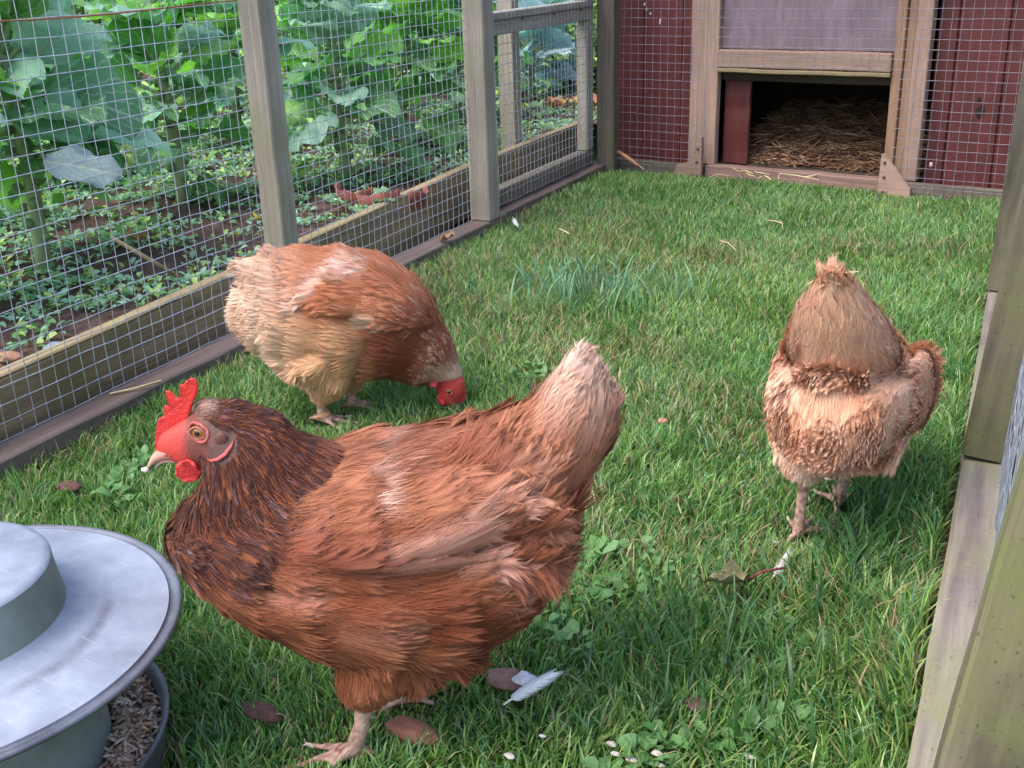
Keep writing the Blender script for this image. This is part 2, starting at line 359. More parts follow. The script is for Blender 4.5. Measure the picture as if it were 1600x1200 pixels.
# matted dead thatch low in the sward
P = scatter(17000, -1.22, -.05, .45, 3.2, lambda P: np.clip((fbm(P, 4.5, 21) - .48) * 5, .10, 1)); n = len(P)
c = np.array([[.30, .24, .11], [.24, .17, .08], [.35, .29, .15], [.16, .11, .06]])[rng.integers(0, 4, n)] * rng.uniform(.7, 1.2, (n, 1))
P = np.vstack([P, scatter(500, -1.15, -.1, .5, 3.2)]); c = np.vstack([c, np.array([[.50, .42, .24]]) * rng.uniform(.7, 1.1, (len(P) - n, 1))]); n = len(P)
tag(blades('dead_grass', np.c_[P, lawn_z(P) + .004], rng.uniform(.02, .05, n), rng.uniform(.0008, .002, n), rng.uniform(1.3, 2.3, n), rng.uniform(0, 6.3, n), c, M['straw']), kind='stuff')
# coarse long tufts
for (cx_, cy_, sx, sy, k, ln, bl, lab) in ((-.80, 1.98, .20, .15, 260, .080, 1, 'tuft of long bluish coarse grass in the middle of the lawn'),
                              (-.22, .86, .12, .13, 420, .075, 0, 'tuft of long dark grass blades in the lower right of the lawn'),
                              (-.12, 1.12, .05, .16, 300, .07, 0, 'strip of tall grass along the right hand base board')):
    P = np.c_[rng.normal(cx_, sx / 2, k), rng.normal(cy_, sy / 2, k)]; P = P[P[:, 0] < -.05]; k = len(P)
    c = (np.array([.17, .32, .17]) if bl else np.array([.055, .14, .035])) * rng.uniform(.7, 1.35, (k, 1))
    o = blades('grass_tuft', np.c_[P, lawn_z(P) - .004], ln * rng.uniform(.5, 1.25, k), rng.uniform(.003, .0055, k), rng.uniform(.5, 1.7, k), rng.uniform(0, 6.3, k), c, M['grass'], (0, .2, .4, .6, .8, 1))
    tag(o, lab, 'grass tuft', kind='stuff')

# leaf shapes scattered in one mesh
def leaflets(name, P, size, az, tilt, col, mat, lobes=0, parent=None, cup=.25, wd=.42):
    """small folded leaves: 9 verts each"""
    n = len(P)
    out = np.array([[0, 0], [-.55 * wd, .3], [0, .3], [.55 * wd, .3], [-wd, .62], [0, .62], [wd, .62], [0, 1.0]])
    out = np.array([[0, 0], [-.7 * wd, .22], [0, .25], [.7 * wd, .22], [-wd, .58], [0, .6], [wd, .58], [-.6 * wd, .88], [.6 * wd, .88], [0, 1.02]])
    F0 = [[0, 2, 1], [0, 3, 2], [1, 2, 5, 4], [2, 3, 6, 5], [4, 5, 9, 7], [5, 6, 8, 9]]
    ca, sa = np.cos(az), np.sin(az); ct, st_ = np.cos(tilt), np.sin(tilt)
    V = np.zeros((n, 10, 3)); roll = rng.normal(0, .35, n)
    for q, (x, y) in enumerate(out):
        h = abs(x) * cup * 2 - (y - .5) ** 2 * .35; jx = x * rng.uniform(.8, 1.2, n); jy = y * rng.uniform(.93, 1.07, n)
        u = jy * ct - h * st_; v = jy * st_ + h * ct + jx * np.sin(roll)
        V[:, q, 0] = P[:, 0] + size * (u * ca - jx * sa); V[:, q, 1] = P[:, 1] + size * (u * sa + jx * ca); V[:, q, 2] = P[:, 2] + size * v
    b = (np.arange(n) * 10)[:, None]; F = []
    tris = [[0, 2, 1], [0, 3, 2], [1, 2, 5], [1, 5, 4], [2, 3, 6], [2, 6, 5], [4, 5, 7], [5, 9, 7], [5, 6, 8], [5, 8, 9]]
    F = np.vstack([b + t for t in tris])
    C = np.repeat(col[:, None, :], 10, 1); C[:, [2, 5, 9]] *= 1.12
    return nmesh(name, V.reshape(-1, 3), F, mat, parent, C.reshape(-1, 3), None, True)
def rosettes(P, per, r, jr):
    """points and azimuths of leaflets around each centre"""
    A = []; Z = []; T = []; S = []
    for p in P:
        k = rng.integers(per[0], per[1])
        a = rng.uniform(0, 6.3) + np.arange(k) * 2.4 + rng.normal(0, .2, k); rr = r * rng.uniform(.3, 1, k)
        A.append(np.c_[p[0] + rr * np.cos(a) * jr, p[1] + rr * np.sin(a) * jr, np.full(k, p[2]) + rng.uniform(0, .4, k) * r]); Z.append(a)
        T.append(rng.uniform(-.1, .7, k)); S.append(r * rng.uniform(.6, 1.1, k))
    return np.vstack(A), np.concatenate(Z), np.concatenate(T), np.concatenate(S)
# broad-leaved weeds in the lawn
C0 = [(-.37, .93), (-.40, .88), (-.33, .96), (-.43, .96), (-.36, .83), (-.48, 1.02), (-.52, 1.12), (-.60, 1.28), (-.16, .80), (-.20, .76), (-.14, .92), (-1.0, 1.05), (-1.05, .98), (-.93, .98), (-1.02, .88), (-.28, 1.02), (-.40, 1.02), (-.24, .70), (-.7, 1.5), (-.30, 1.9), (-.5, .72)]
P = np.array([(x + dx, y + dy, .014) for x, y in C0 for dx, dy in rng.normal(0, .022, (4, 2))])
A, Z, T, S = rosettes(P, (4, 9), .016, .8)
c = np.array([[.13, .27, .09], [.10, .23, .06], [.17, .32, .12]])[rng.integers(0, 3, len(A))] * rng.uniform(.8, 1.2, (len(A), 1))
tag(leaflets('clover_patch', A, S, Z, T, c, M['weed']), kind='stuff')

# ================================================================== LEFT FENCE
def wire_grid(mb, o, du, dv, us, vs, u0, u1, v0, v1, r=.0008, jit=.0011, k=4, sag=.0006):
    """welded mesh in plane o + u*du + v*dv; us, vs wire positions"""
    o = np.array(o, float); du = unit(du); dv = unit(dv); nn = np.cross(du, dv)
    for u in us:
        pts = []; m = max(3, int((v1 - v0) / .05))
        ph = random.random() * 6
        for t in np.linspace(v0, v1, m): pts.append(o + du * (u + random.gauss(0, jit * .6)) + dv * t + nn * (random.gauss(0, jit)))
        tube(mb, pts, r, k, cap=False)
    for v in vs:
        pts = []; m = max(3, int((u1 - u0) / .05)); ph = random.random() * 6
        for t in np.linspace(u0, u1, m): pts.append(o + du * t + dv * (v + random.gauss(0, jit * .6)) + nn * (r * 1.7 + random.gauss(0, jit)))
        tube(mb, pts, r, k, cap=False)
fence = empty('wire_fence', (-1.262, 1.6, 0), label='weathered timber post and wire mesh fence between the lawn and the vegetable bed', cat='fence')
def at0(parent):   # parts modelled in world coordinates under a moved parent
    return Matrix.Translation(-Vector(parent.location))
def part(name, mb, mat, parent, smooth=False, label=None):
    o = mb.build(name, mat, None, smooth); bpy.context.view_layer.update()
    o.parent = parent; o.matrix_parent_inverse = parent.matrix_basis.inverted() if parent.parent is None else (parent.parent.matrix_basis @ parent.matrix_parent_inverse @ parent.matrix_basis).inverted()
    if label: o['label'] = label
    return o
m = MB(); beam(m, (-1.250, .2, .013), (-1.250, 2.50, .013), .056, .034, seg=20); part('sill', m, M['sill'], fence)
m = MB(); beam(m, (-1.262, 2.503, .011), (-1.262, 3.25, .011), .056, .034, seg=20); part('sill', m, M['sill'], fence)
m = MB(); beam(m, (-1.248, 1.592, .031), (-1.248, 1.592, 1.0), .046, .047, up=(0, 1, 0), seg=16); part('post', m, M['post'], fence)
m = MB(); beam(m, (-1.249, 2.425, .031), (-1.249, 2.425, 1.0), .056, .056, up=(0, 1, 0), seg=16); part('post', m, M['post'], fence)
m = MB(); beam(m, (-1.248, .45, .031), (-1.248, .45, 1.0), .046, .047, up=(0, 1, 0)); part('post', m, M['post'], fence)
m = MB(); beam(m, (-1.235, 3.268, -.02), (-1.235, 3.268, 1.0), .056, .05, up=(0, 1, 0), seg=16); part('post', m, M['rail'], fence)
m = MB(); beam(m, (-1.250, .2, 1.022), (-1.250, 3.29, 1.022), .05, .04, seg=16); part('top_rail', m, M['post'], fence)
m = MB()
us = np.arange(.22, 2.46, .0254); vs = np.arange(.0, 1.0, .0254)
wire_grid(m, (-1.274, 0, .032), (0, 1, 0), (0, 0, 1), us, vs, .2, 2.46, -.002, .985)
part('wire_mesh', m, M['wire'], fence, True)
m = MB(); tube(m, [(-1.270, y, .592 + .003 * math.sin(y * 9)) for y in np.linspace(.6, 1.62, 24)], .0012, 5)
a = N('rusty_wire', .7); a.base((.35, .12, .05)); part('tie_wire', m, a.m, fence, True)

gate = empty('wire_gate', (-1.28, 2.46, 0), label='framed wire mesh gate with top and bottom rails next to the hen house corner', cat='gate')
m = MB(); beam(m, (-1.290, 2.455, .494), (-1.290, 3.24, .494), .035, .056); part('top_rail', m, M['post'], gate)
m = MB(); beam(m, (-1.290, 2.455, .053), (-1.290, 3.24, .053), .035, .048); part('bottom_rail', m, M['rail'], gate)
m = MB(); beam(m, (-1.290, 3.212, .078), (-1.290, 3.212, .465), .034, .055, up=(0, 1, 0)); part('stile', m, M['post'], gate)
m = MB(); beam(m, (-1.290, 3.212, .523), (-1.290, 3.212, .99), .034, .055, up=(0, 1, 0)); part('stile', m, M['post'], gate)
m = MB(); wire_grid(m, (-1.270, 0, .032), (0, 1, 0), (0, 0, 1), np.arange(2.475, 3.235, .0254), np.arange(.006, .95, .0254), 2.45, 3.236, .0, .96)
part('wire_mesh', m, M['wire'], gate, True)
m = MB()
for yy_ in (2.50, 2.72, 2.93, 3.13): m = MB(); tube(m, [(-1.268, yy_, .497), (-1.266, yy_, .503), (-1.268, yy_, .509)], .0022, 6); part('staple', m, M['wire_dark'], gate, True)
m = MB(); tube(m, [(-1.2685, y, .503 + random.gauss(0, .0006)) for y in np.linspace(2.455, 3.235, 30)], .0015, 5)
part('edge_wire', m, M['wire_dark'], gate, True)

m = MB(); beam(m, (-1.475, 3.06, -.02), (-1.475, 3.06, .98), .05, .05, up=(0, 1, 0), seg=12)
tag(m.build('outer_post', M['post']), 'square timber post standing outside the gate by the raised bed', 'post')

bed = empty('raised_bed_board', (-1.3, 1.9, 0), label='mossy brown timber board edging the raised vegetable bed behind the wire', cat='board')
pts = [(-1.279, .3), (-1.300, .95), (-1.345, 1.7), (-1.418, 2.65), (-1.432, 3.6)]
m = MB(); m2 = MB()
def board_path(mb, pts, z0, z1, th):
    for (xa, ya), (xb, yb) in zip(pts[:-1], pts[1:]):
        beam(mb, (xa, ya, (z0 + z1) / 2), (xb, yb, (z0 + z1) / 2), th, z1 - z0, seg=10, jit=.0004)
board_path(m, pts, -.02, .113, .027)
part('board', m, M['board'], bed)
board_path(m2, pts, .1135, .119, .0275)
part('board_top', m2, M['board_top'], bed)

# ================================================================== RIGHT FENCE
rf = empty('timber_side_fence', (0, 1.2, 0), label='mossy green timber and wire side fence along the right edge of the run', cat='fence')
m = MB()
beam(m, (-.001, .35, .015), (-.008, 1.36, .015), .050, .05, seg=14, ch=.004); part('base_board', m, M['sill_pale'], rf)
m = MB(); beam(m, (-.008, 1.362, .015), (-.037, 3.2, .015), .056, .05, seg=18, ch=.004); part('base_board', m, M['sill_pale'], rf)
def lean_post(b0, t0, w_, h_, zb, ztop, mat, up=(0, 1, 0)):
    b0 = np.array(b0, float); t0 = np.array(t0, float); d = (t0 - b0) / (t0[2] - b0[2])
    p0 = b0 + d * (zb - b0[2]); p1 = b0 + d * (ztop - b0[2])
    m = MB(); beam(m, p0, p1, w_, h_, up=up, seg=14, ch=.003); return part('post', m, mat, rf)
lean_post((-.012, 1.383, .04), (.017, 1.42, .398), .050, .05, .041, .95, M['post_green'])
lean_post((-.027, 2.16, .04), (-.015, 2.16, .461), .050, .05, .041, .95, M['post_green'])
lean_post((-.040, 2.96, .04), (-.030, 2.96, .461), .050, .05, .041, .95, M['post_green'])
lean_post((.053, .64, .168), (.075, .64, .376), .114, .05, .041, .95, M['post_green'])
m = MB(); wire_grid(m, (.019, .70, .0), (-.012, 1, 0), (.03, 0, 1), np.arange(0, 2.46, .0254), np.arange(.03, .93, .0254), 0, 2.46, .0, .93); part('wire_mesh', m, M['wire'], rf, True)
m = MB(); beam(m, (.02, .35, .975), (-.015, 3.2, .975), .05, .04, seg=14); part('top_rail', m, M['post_green'], rf)

# ================================================================== HEN HOUSE (local s along the front, n into the house)
A0 = np.array([-1.233, 3.309, 0.]); HD = np.array([.988, -.155, 0.]); HN = np.array([.155, .988, 0.])
def H(s, n, z): return A0 + HD * s + HN * n + np.array([0, 0, z])
def vb(mb, s0, s1, z0, z1, n0, n1, **k):      # upright board s0..s1, z0..z1, depth n0..n1
    if (s1 - s0) < (z1 - z0): beam(mb, H((s0 + s1) / 2, (n0 + n1) / 2, z0), H((s0 + s1) / 2, (n0 + n1) / 2, z1), s1 - s0, n1 - n0, up=HN, **k)
    else: beam(mb, H(s0, (n0 + n1) / 2, (z0 + z1) / 2), H(s1, (n0 + n1) / 2, (z0 + z1) / 2), n1 - n0, z1 - z0, **k)
hh = empty('hen_house', tuple(H(.6, .3, 0)), label='red boarded hen house with pale timber door frame at the end of the run', cat='hen house')
def hp(name, s0, s1, z0, z1, n0, n1, mat, parent=None, **k):
    m = MB(); vb(m, s0, s1, z0, z1, n0, n1, **k); return part(name, m, mat, parent or hh)
TOP = 1.05
for s0, s1 in ((-.04, .072), (.074, .205), (.207, .262)): hp('wall_board', s0, s1, .0, TOP, .062, .078, M['red'], jit=.0003)
for s0, s1 in ((.955, 1.005), (1.007, 1.132), (1.134, 1.262), (1.264, 1.39)): hp('wall_board', s0, s1, .0, TOP, .062, .078, M['red'], jit=.0003)
hp('door_frame', .250, .3395, .036, TOP, .03, .058, M['trim_pale'])
hp('door_frame', .852, .878, .036, TOP, .03, .06, M['trim'])
hp('door_frame', .880, .904, .036, TOP, .04, .062, M['trim'])
hp('door_frame', .906, .948, .036, TOP, .022, .060, M['trim_pale'])
hp('lintel', .341, .851, .326, .376, .018, .05, M['trim_pale'])
hp('lintel', .341, .851, .312, .324, .016, .056, M['board_top'])
hp('lintel', .341, .851, .285, .322, .062, .085, M['dark_wood'])
M['threshold'] = wood('threshold_wood', (.33, .20, .165), (.22, .13, .105))
hp('threshold', .319, .856, -.02, .0365, .006, .05, M['threshold'])
hatch = hp('hatch_panel', .341, .851, .378, TOP, .052, .060, M['hatch'])
hp('inner_board', .345, .428, .0368, .30, .075, .09, M['red'])
# shell: sides, back, roof, floor
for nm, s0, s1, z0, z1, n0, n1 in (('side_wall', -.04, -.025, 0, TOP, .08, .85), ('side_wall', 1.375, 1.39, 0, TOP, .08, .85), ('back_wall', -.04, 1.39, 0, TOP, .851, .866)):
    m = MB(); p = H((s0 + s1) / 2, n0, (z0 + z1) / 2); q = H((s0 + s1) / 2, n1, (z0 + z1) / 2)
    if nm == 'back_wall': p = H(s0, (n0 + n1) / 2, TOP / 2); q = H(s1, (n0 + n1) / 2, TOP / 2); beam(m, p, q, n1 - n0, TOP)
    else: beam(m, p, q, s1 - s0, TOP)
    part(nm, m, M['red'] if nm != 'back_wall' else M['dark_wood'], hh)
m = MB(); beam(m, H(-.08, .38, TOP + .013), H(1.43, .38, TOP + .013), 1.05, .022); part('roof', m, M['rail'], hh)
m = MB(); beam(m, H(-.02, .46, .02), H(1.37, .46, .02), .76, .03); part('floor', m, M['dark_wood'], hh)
# knot holes and droppings on the boards
def blob(mb, c, r, flat=(1, 1, 1), k=8, col=None, seed=0):
    V = []; F = []
    for i in range(k + 1):
        for j in range(k * 2):
            th = math.pi * i / k; ph = math.pi * j / k; V.append((math.sin(th) * math.cos(ph), math.sin(th) * math.sin(ph), math.cos(th)))
    V = np.array(V); nz = 1 + (fbm(V + seed, 1.6, 3) - .5) * .9; V = V * nz[:, None] * np.array(flat) * r + np.array(c)
    kk = 2 * k; F = [[i * kk + j, i * kk + (j + 1) % kk, (i + 1) * kk + (j + 1) % kk, (i + 1) * kk + j] for i in range(k) for j in range(kk)]
    mb.add(V, [f[::-1] for f in F], None, col)
m = MB(); blob(m, H(1.086, .0605, .228), .016, (.7, .15, 1), col=(.02, .012, .012)); part('knot_hole', m, M['matter'], hh); m = MB(); blob(m, H(1.079, .0605, .258), .007, (.7, .2, 1), col=(.02, .012, .012)); part('knot_hole', m, M['matter'], hh)
for s, z, r in ((.075, .502, .004), (.082, .487, .004), (.096, .475, .003), (.130, .455, .004), (.128, .447, .003), (.975, .078, .006)):
    m = MB(); blob(m, H(s, .0605, z), r, (.8, .25, 1.3), k=5, col=(.75, .6, .55), seed=s * 30); part('dropping_splash', m, M['matter'], hh, True)

fp = empty('wire_front_panel', tuple(H(.6, 0, 0)), label='wire mesh panel with grey timber rail fixed across the hen house front', cat='wire panel')
m = MB(); vb(m, .002, .312, -.02, .034, .004, .03); part('bottom_rail', m, M['rail'], fp)
m = MB(); vb(m, .862, 1.23, -.02, .034, .004, .03); part('bottom_rail', m, M['rail'], fp)
m = MB()
cell = .0254; r_ = .0007
us = .012 + np.arange(0, 49) * cell; vs = .0 + np.arange(0, 38) * cell * 1.02
oL, oR, oT = .317, .884, .318
def hw(p, q, bend=0):
    n_ = max(3, int(np.linalg.norm(np.array(q) - np.array(p)) / .05)); pts = []
    for t in np.linspace(0, 1, n_):
        x = np.array(p) + (np.array(q) - np.array(p)) * t; pts.append(H(x[0] + random.gauss(0, .0004), x[2] * 1. + random.gauss(0, .0005), x[1] + random.gauss(0, .0005) + bend * math.sin(t * 9)))
    tube(m, pts, r_, 4, cap=False)
for u in us:
    if u > 1.215: break
    if oL + .005 < u < .885: hw((u, oT, -.002), (u, .98, -.002))
    else: hw((u, .004 if u < .9 else -.01, -.002), (u, .98, -.002))
for kk, v in enumerate(vs):
    bd = .0022 if kk in (7,) else 0
    if v < oT - .006:
        hw((.0, v, -.0038), (oL, v, -.0038), bd)
        hw((.884 - .0 * v, v, -.0038), (1.215, v, -.0038), .0016 if kk in (5, 9) else 0)
    else: hw((.0, v, -.0038), (1.215, v, -.0038))
part('wire_mesh', m, M['wire_dull'], fp, True)
def prism(mb, poly, fr, n0, n1, col=None):
    """poly in (s,z) -> solid between n0 and n1 using frame function"""
    k = len(poly); V = [fr(s, n0, z) for s, z in poly] + [fr(s, n1, z) for s, z in poly]
    F = [list(range(k)), list(range(2 * k - 1, k - 1, -1))] + [[(i + 1) % k, i, k + i, k + (i + 1) % k] for i in range(k)]
    mb.add(V, F, [(s, z) for s, z in poly] * 2, col)
for poly in (((.305, .125), (.318, .125), (.320, -.015), (.225, -.015), (.235, .035), (.285, .05)), ((.860, .112), (.868, .112), (.945, .022), (.948, -.015), (.856, -.015))):
    m = MB(); prism(m, poly, H, -.020, -.007); part('corner_plate', m, M['trim_pale'], fp)
    sgn = 1 if poly[0][0] < .5 else -1; s_ = .309 if sgn > 0 else .868
    for dz in (.09, .05, .008): m = MB(); tube(m, [H(s_ - (.002 if dz > .06 else .006) * sgn, -.0202, dz), H(s_ - .003 * sgn, -.0235, dz)], .0042, 8); part('screw', m, M['wire_dark'], fp, True)

# straw bedding: mound plus loose stems
def stems(name, P, L, r, az, tilt, col, label=None, mat=None):
    n = len(P); d = np.c_[np.cos(az) * np.cos(tilt), np.sin(az) * np.cos(tilt), np.sin(tilt)]; s = unit(np.cross(d, rng.normal(0, 1, (n, 3)))); u = np.cross(d, s)
    bend = rng.normal(0, .08, n) * L; rows = []
    for t, ww in ((-.5, .8), (0, 1), (.5, .7)):
        c_ = P + d * (L * t)[:, None] + u * (bend * (t * t * 4 - .5))[:, None]
        for q in range(3):
            a_ = 2.09 * q; rows.append(c_ + (s * math.cos(a_) + u * math.sin(a_)) * (r * ww)[:, None])
    V = np.stack(rows, 1).reshape(-1, 3); b = (np.arange(n) * 9)[:, None]; F = []
    for k in range(2):
        for q in range(3): F.append(b + [k * 3 + q, k * 3 + (q + 1) % 3, k * 3 + 3 + (q + 1) % 3, k * 3 + 3 + q])
    C = np.repeat(col, 9, 0); return nmesh(name, V, np.vstack(F), mat or M['straw'], None, C, None, True)
def hloc(S, Nn, Z): return A0[None] + S[:, None] * HD + Nn[:, None] * HN + np.c_[np.zeros((len(S), 2)), Z]
n = 5200; S = rng.uniform(.36, 1.1, n); Nn = .10 + .6 * rng.random(n); mound = .04 + .11 * np.clip((Nn - .10) / .4, 0, 1) ** .8 + .02 * (fbm(np.c_[S, Nn], 8, 3) - .5)
Z = mound * rng.uniform(.72, 1.05, n) + .004
cc = np.array([[.40, .24, .13], [.26, .14, .075], [.55, .38, .24], [.14, .07, .045]])[rng.choice(4, n, p=[.3, .35, .1, .25])] * rng.uniform(.7, 1.15, (n, 1))
tag(stems('straw_bedding', hloc(S, Nn, Z), rng.uniform(.03, .10, n), rng.uniform(.0009, .0024, n), rng.uniform(0, 6.3, n), rng.normal(0, .24, n), cc), kind='stuff')
# straw dropped on the lawn
loc = []
for s_, n_, L_, a_, nm in ((.50, -.07, .045, 2.4, 1), (.56, -.085, .05, 2.2, 1), (.585, -.065, .05, 1.8, 1), (.47, -.025, .05, 2.6, 1), (.63, -.03, .12, 3.0, 1), (.66, -.01, .07, .7, 1), (.42, -.12, .06, .4, 1), (.44, -.02, .05, 2.5, 0), (.52, -.03, .05, 2.9, 1), (.54, -.1, .03, 1.2, 1)):
    loc.append((*H(s_, n_, .03)[:2], L_, a_))
for x, y, L_, a_ in ((-.60, 2.35, .075, 2.35), (-.32, 2.2, .055, .25), (-.36, 2.12, .04, .7), (-.95, 1.55, .06, 2.6), (-.14, 1.75, .05, .5), (-.55, 2.6, .04, 2.9), (-1.0, 2.35, .05, 2.5), (-1.235, 1.17, .08, .9)): loc.append((x, y, L_, a_))
loc = np.array(loc)
straws = []
for q, (x, y, L_, a_) in enumerate(loc):
    zz = .034 if q < 17 else .036
    o = stems('straw_stalk', np.array([[x, y, zz]]), np.array([L_]), np.array([.0024]), np.array([a_]), np.array([.08]), np.array([[.62, .50, .28]]) * random.uniform(.85, 1.1))
    tag(o, 'pale dry straw stalk lying loose on the grass in front of the hen house' if q < 10 else 'pale dry straw stalk lying alone out on the grass', 'straw', 'straw stalks dropped on the lawn')

# ================================================================== VEGETABLE BED
# ground cover of small weeds on the soil
P = scatter(15000, -4.4, -1.30, .55, 5.8, lambda P: np.clip((fbm(P, 5, 61) - .36) * 6, .14, 1) * np.clip(1.1 - .12 * P[:, 1], .2, 1))
P = P[P[:, 0] < bed_edge(P[:, 1]) - .03]
P3 = np.c_[P, bed_z(P) + .004]
A, Z, T, S = rosettes(P3, (5, 11), .026, 1.0)
c = 1.6 * np.array([[.16, .30, .19], [.13, .26, .14], [.22, .34, .25], [.09, .20, .07], [.24, .34, .10]])[rng.integers(0, 5, len(A))] * rng.uniform(.75, 1.2, (len(A), 1))
tag(leaflets('weed_cover', A, S * .78, Z, T, c, M['weed'], wd=.30), kind='stuff')
# taller soft weeds further back
P = scatter(420, -4.6, -1.55, 1.2, 6, lambda P: np.clip((fbm(P, 2.5, 67) - .42) * 6, 0, 1)); P = P[P[:, 0] < bed_edge(P[:, 1]) - .22]
P3 = np.repeat(np.c_[P, bed_z(P)], 16, 0); hh_ = rng.random(len(P3)); sp_ = .02 + .09 * hh_
P3 = P3 + np.c_[rng.normal(0, 1, (len(P3), 2)) * sp_[:, None] * .6, .02 + .2 * hh_]
c = 1.6 * np.array([[.13, .27, .07], [.18, .33, .09], [.10, .21, .08], [.26, .36, .10]])[rng.integers(0, 4, len(P3))] * rng.uniform(.75, 1.2, (len(P3), 1))
tag(leaflets('tall_weeds', P3, rng.uniform(.018, .045, len(P3)), rng.uniform(0, 6.3, len(P3)), rng.uniform(-.5, .8, len(P3)), c, M['weed'], wd=.36), kind='stuff')

# brassica leaf: grid surface with cupping, ruffled edge
NU, NV = 13, 15
def leaf_grid(L, Wd, cup, droop, ruf, seed):
    u = np.linspace(-1, 1, NU); v = np.linspace(0, 1, NV); Ug, Vg = np.meshgrid(u, v)
    half = np.sin(np.pi * (.02 + .955 * np.clip(Vg, 0, 1) ** .80)) ** .50; half = np.clip(half, .05, 1)
    x = Ug * half * Wd; y = Vg * L
    rr = np.c_[Ug.ravel(), Vg.ravel()]; r = (fbm(rr, 2.3, seed) - .5).reshape(Ug.shape)
    z = cup * Wd * np.abs(Ug) ** 1.6 * half + ruf * L * r * (np.abs(Ug) ** 2 + .25) * 2.2 - droop * L * Vg ** 2 - .02 * L * (1 - np.abs(Ug)) ** 4
    x = x * (1 + .07 * np.sin(Vg * 19 + seed) * (np.abs(Ug) > .9)); z = z + .075 * L * np.sin(Vg * 14 + seed + 2 * Ug) * np.abs(Ug) ** 3 + .018 * L * np.cos((Vg - .5 * np.abs(Ug)) * 37.7)
    return np.c_[x.ravel(), y.ravel(), z.ravel()], np.c_[Ug.ravel(), Vg.ravel()]
gi = np.arange(NU * NV).reshape(NV, NU)
LF = np.c_[gi[:-1, :-1].ravel(), gi[:-1, 1:].ravel(), gi[1:, 1:].ravel(), gi[1:, :-1].ravel()]
def place_leaf(V, U, Fs, C, base, az, el, roll, L, Wd, cup, droop, ruf, col, seed, pet=0, mbp=None):
    d = np.array([math.cos(az) * math.cos(el), math.sin(az) * math.cos(el), math.sin(el)])
    s = unit(np.cross(d, (0, 0, 1))); nrm = np.cross(s, d); s, nrm = s * math.cos(roll) + nrm * math.sin(roll), nrm * math.cos(roll) - s * math.sin(roll)
    b = np.array(base, float)
    if pet:
        q = b + d * pet
        if mbp is not None: tube(mbp, [b, b + d * pet * .5 - np.array([0, 0, .004]), q, q + d * L * .35], [.006, .005, .0045, .0025], 6, col=(.38, .48, .26))
        b = q
    P, uv = leaf_grid(L, Wd, cup, droop, ruf, seed)
    off = len(V) * NU * NV
    V.append(b + P[:, :1] * s + P[:, 1:2] * d + P[:, 2:] * nrm); U.append(uv); Fs.append(LF + off); C.append(np.repeat(np.array(col)[None] * 1., NU * NV, 0))
def brassica(x, y, height, nleaf, L0, seed, label, cols, spread=1.12, sprouts=True, lean=(0, 0), low=.22, z0=None):
    nleaf = int(nleaf * 2.3); L0 = L0 * .80
    rs = np.random.default_rng(seed); z0 = float(bed_z(np.array([[x, y]]))[0]) if z0 is None else z0
    root = empty('brassica_plant', (x, y, z0), label=label, cat='vegetable plant', group='brassica plants in the vegetable bed')
    V, U, Fs, C = [], [], [], []; ms = MB()
    zt = height
    sp = [(x + lean[0] * t + .008 * math.sin(t * 5 + seed), y + lean[1] * t, z0 - .01 + zt * t) for t in np.linspace(0, 1, 8)]
    for k in range(nleaf):
        t = (k + .5) / nleaf; h = low + (1 - low) * t ** .8
        b = (x + lean[0] * h, y + lean[1] * h, z0 + zt * h)
        az = k * 2.399 + rs.normal(0, .25); el = .1 + 1.0 * t + rs.normal(0, .25); L = L0 * .86 * (1.0 - .30 * t) * rs.uniform(.8, 1.15)
        col = np.array(cols[rs.integers(0, len(cols))]) * rs.uniform(.8, 1.2)
        place_leaf(V, U, Fs, C, b, az, el, rs.normal(0, .3), L, L * rs.uniform(.40, .52) * spread, rs.uniform(-.1, .35), rs.uniform(.15, .6), rs.uniform(.12, .28), col, int(rs.integers(0, 900)), pet=L * rs.uniform(.3, .6), mbp=ms)
    ms2 = MB(); tube(ms2, sp, np.linspace(.016, .012, 8), 10, col=(.27, .33, .17))
    if sprouts:
        for k in range(22):
            h = .15 + .6 * k / 22; a = k * 2.4; blob(ms2, (x + lean[0] * h + .022 * math.cos(a), y + lean[1] * h + .022 * math.sin(a), z0 + zt * h), .011 * rs.uniform(.7, 1.2), k=4, col=(.17, .27, .10), seed=k)
    def under(o): o.parent = root; o.matrix_parent_inverse = root.matrix_basis.inverted()
    under(ms2.build('stem', M['stem'], None, True)); under(ms.build('leaf_stalks', M['stem'], None, True))
    under(nmesh('leaves', np.vstack(V), np.vstack(Fs), M['brassica'], None, np.vstack(C), np.vstack(U)))
    return root
G1 = [tuple(1.22 * v_ for v_ in c_) for c_ in [(.08, .23, .08), (.11, .30, .08), (.17, .40, .07), (.12, .28, .14), (.22, .46, .09), (.26, .46, .34), (.30, .50, .38)]]
G2 = [tuple(1.22 * v_ for v_ in c_) for c_ in [(.27, .43, .42), (.34, .48, .52), (.19, .36, .30)]]
G3 = [tuple(1.22 * v_ for v_ in c_) for c_ in [(.11, .34, .05), (.20, .47, .07), (.10, .27, .07)]]
brassica(-1.74, 1.16, .46, 15, .24, 11, 'big dark green brassica plant nearest the camera at the left edge', G1, low=.5)
brassica(-1.80, 1.52, .52, 18, .25, 12, 'tall brassica with a thick pale stem behind the left part of the wire', G1, low=.4)
brassica(-1.95, 2.10, .50, 16, .24, 13, 'brassica plant with rounded bright leaves seen left of the first fence post', G1 + G3)
brassica(-1.72, 2.50, .50, 18, .24, 14, 'brassica with yellowing stalk base right of the first fence post', G3 + G1)
brassica(-1.82, 3.00, .50, 18, .24, 15, 'dense brassica with bright green top leaves between the two fence posts', G3)
brassica(-1.95, 3.60, .46, 17, .26, 16, 'bluish brassica plant seen behind the second fence post', G1 + G2)
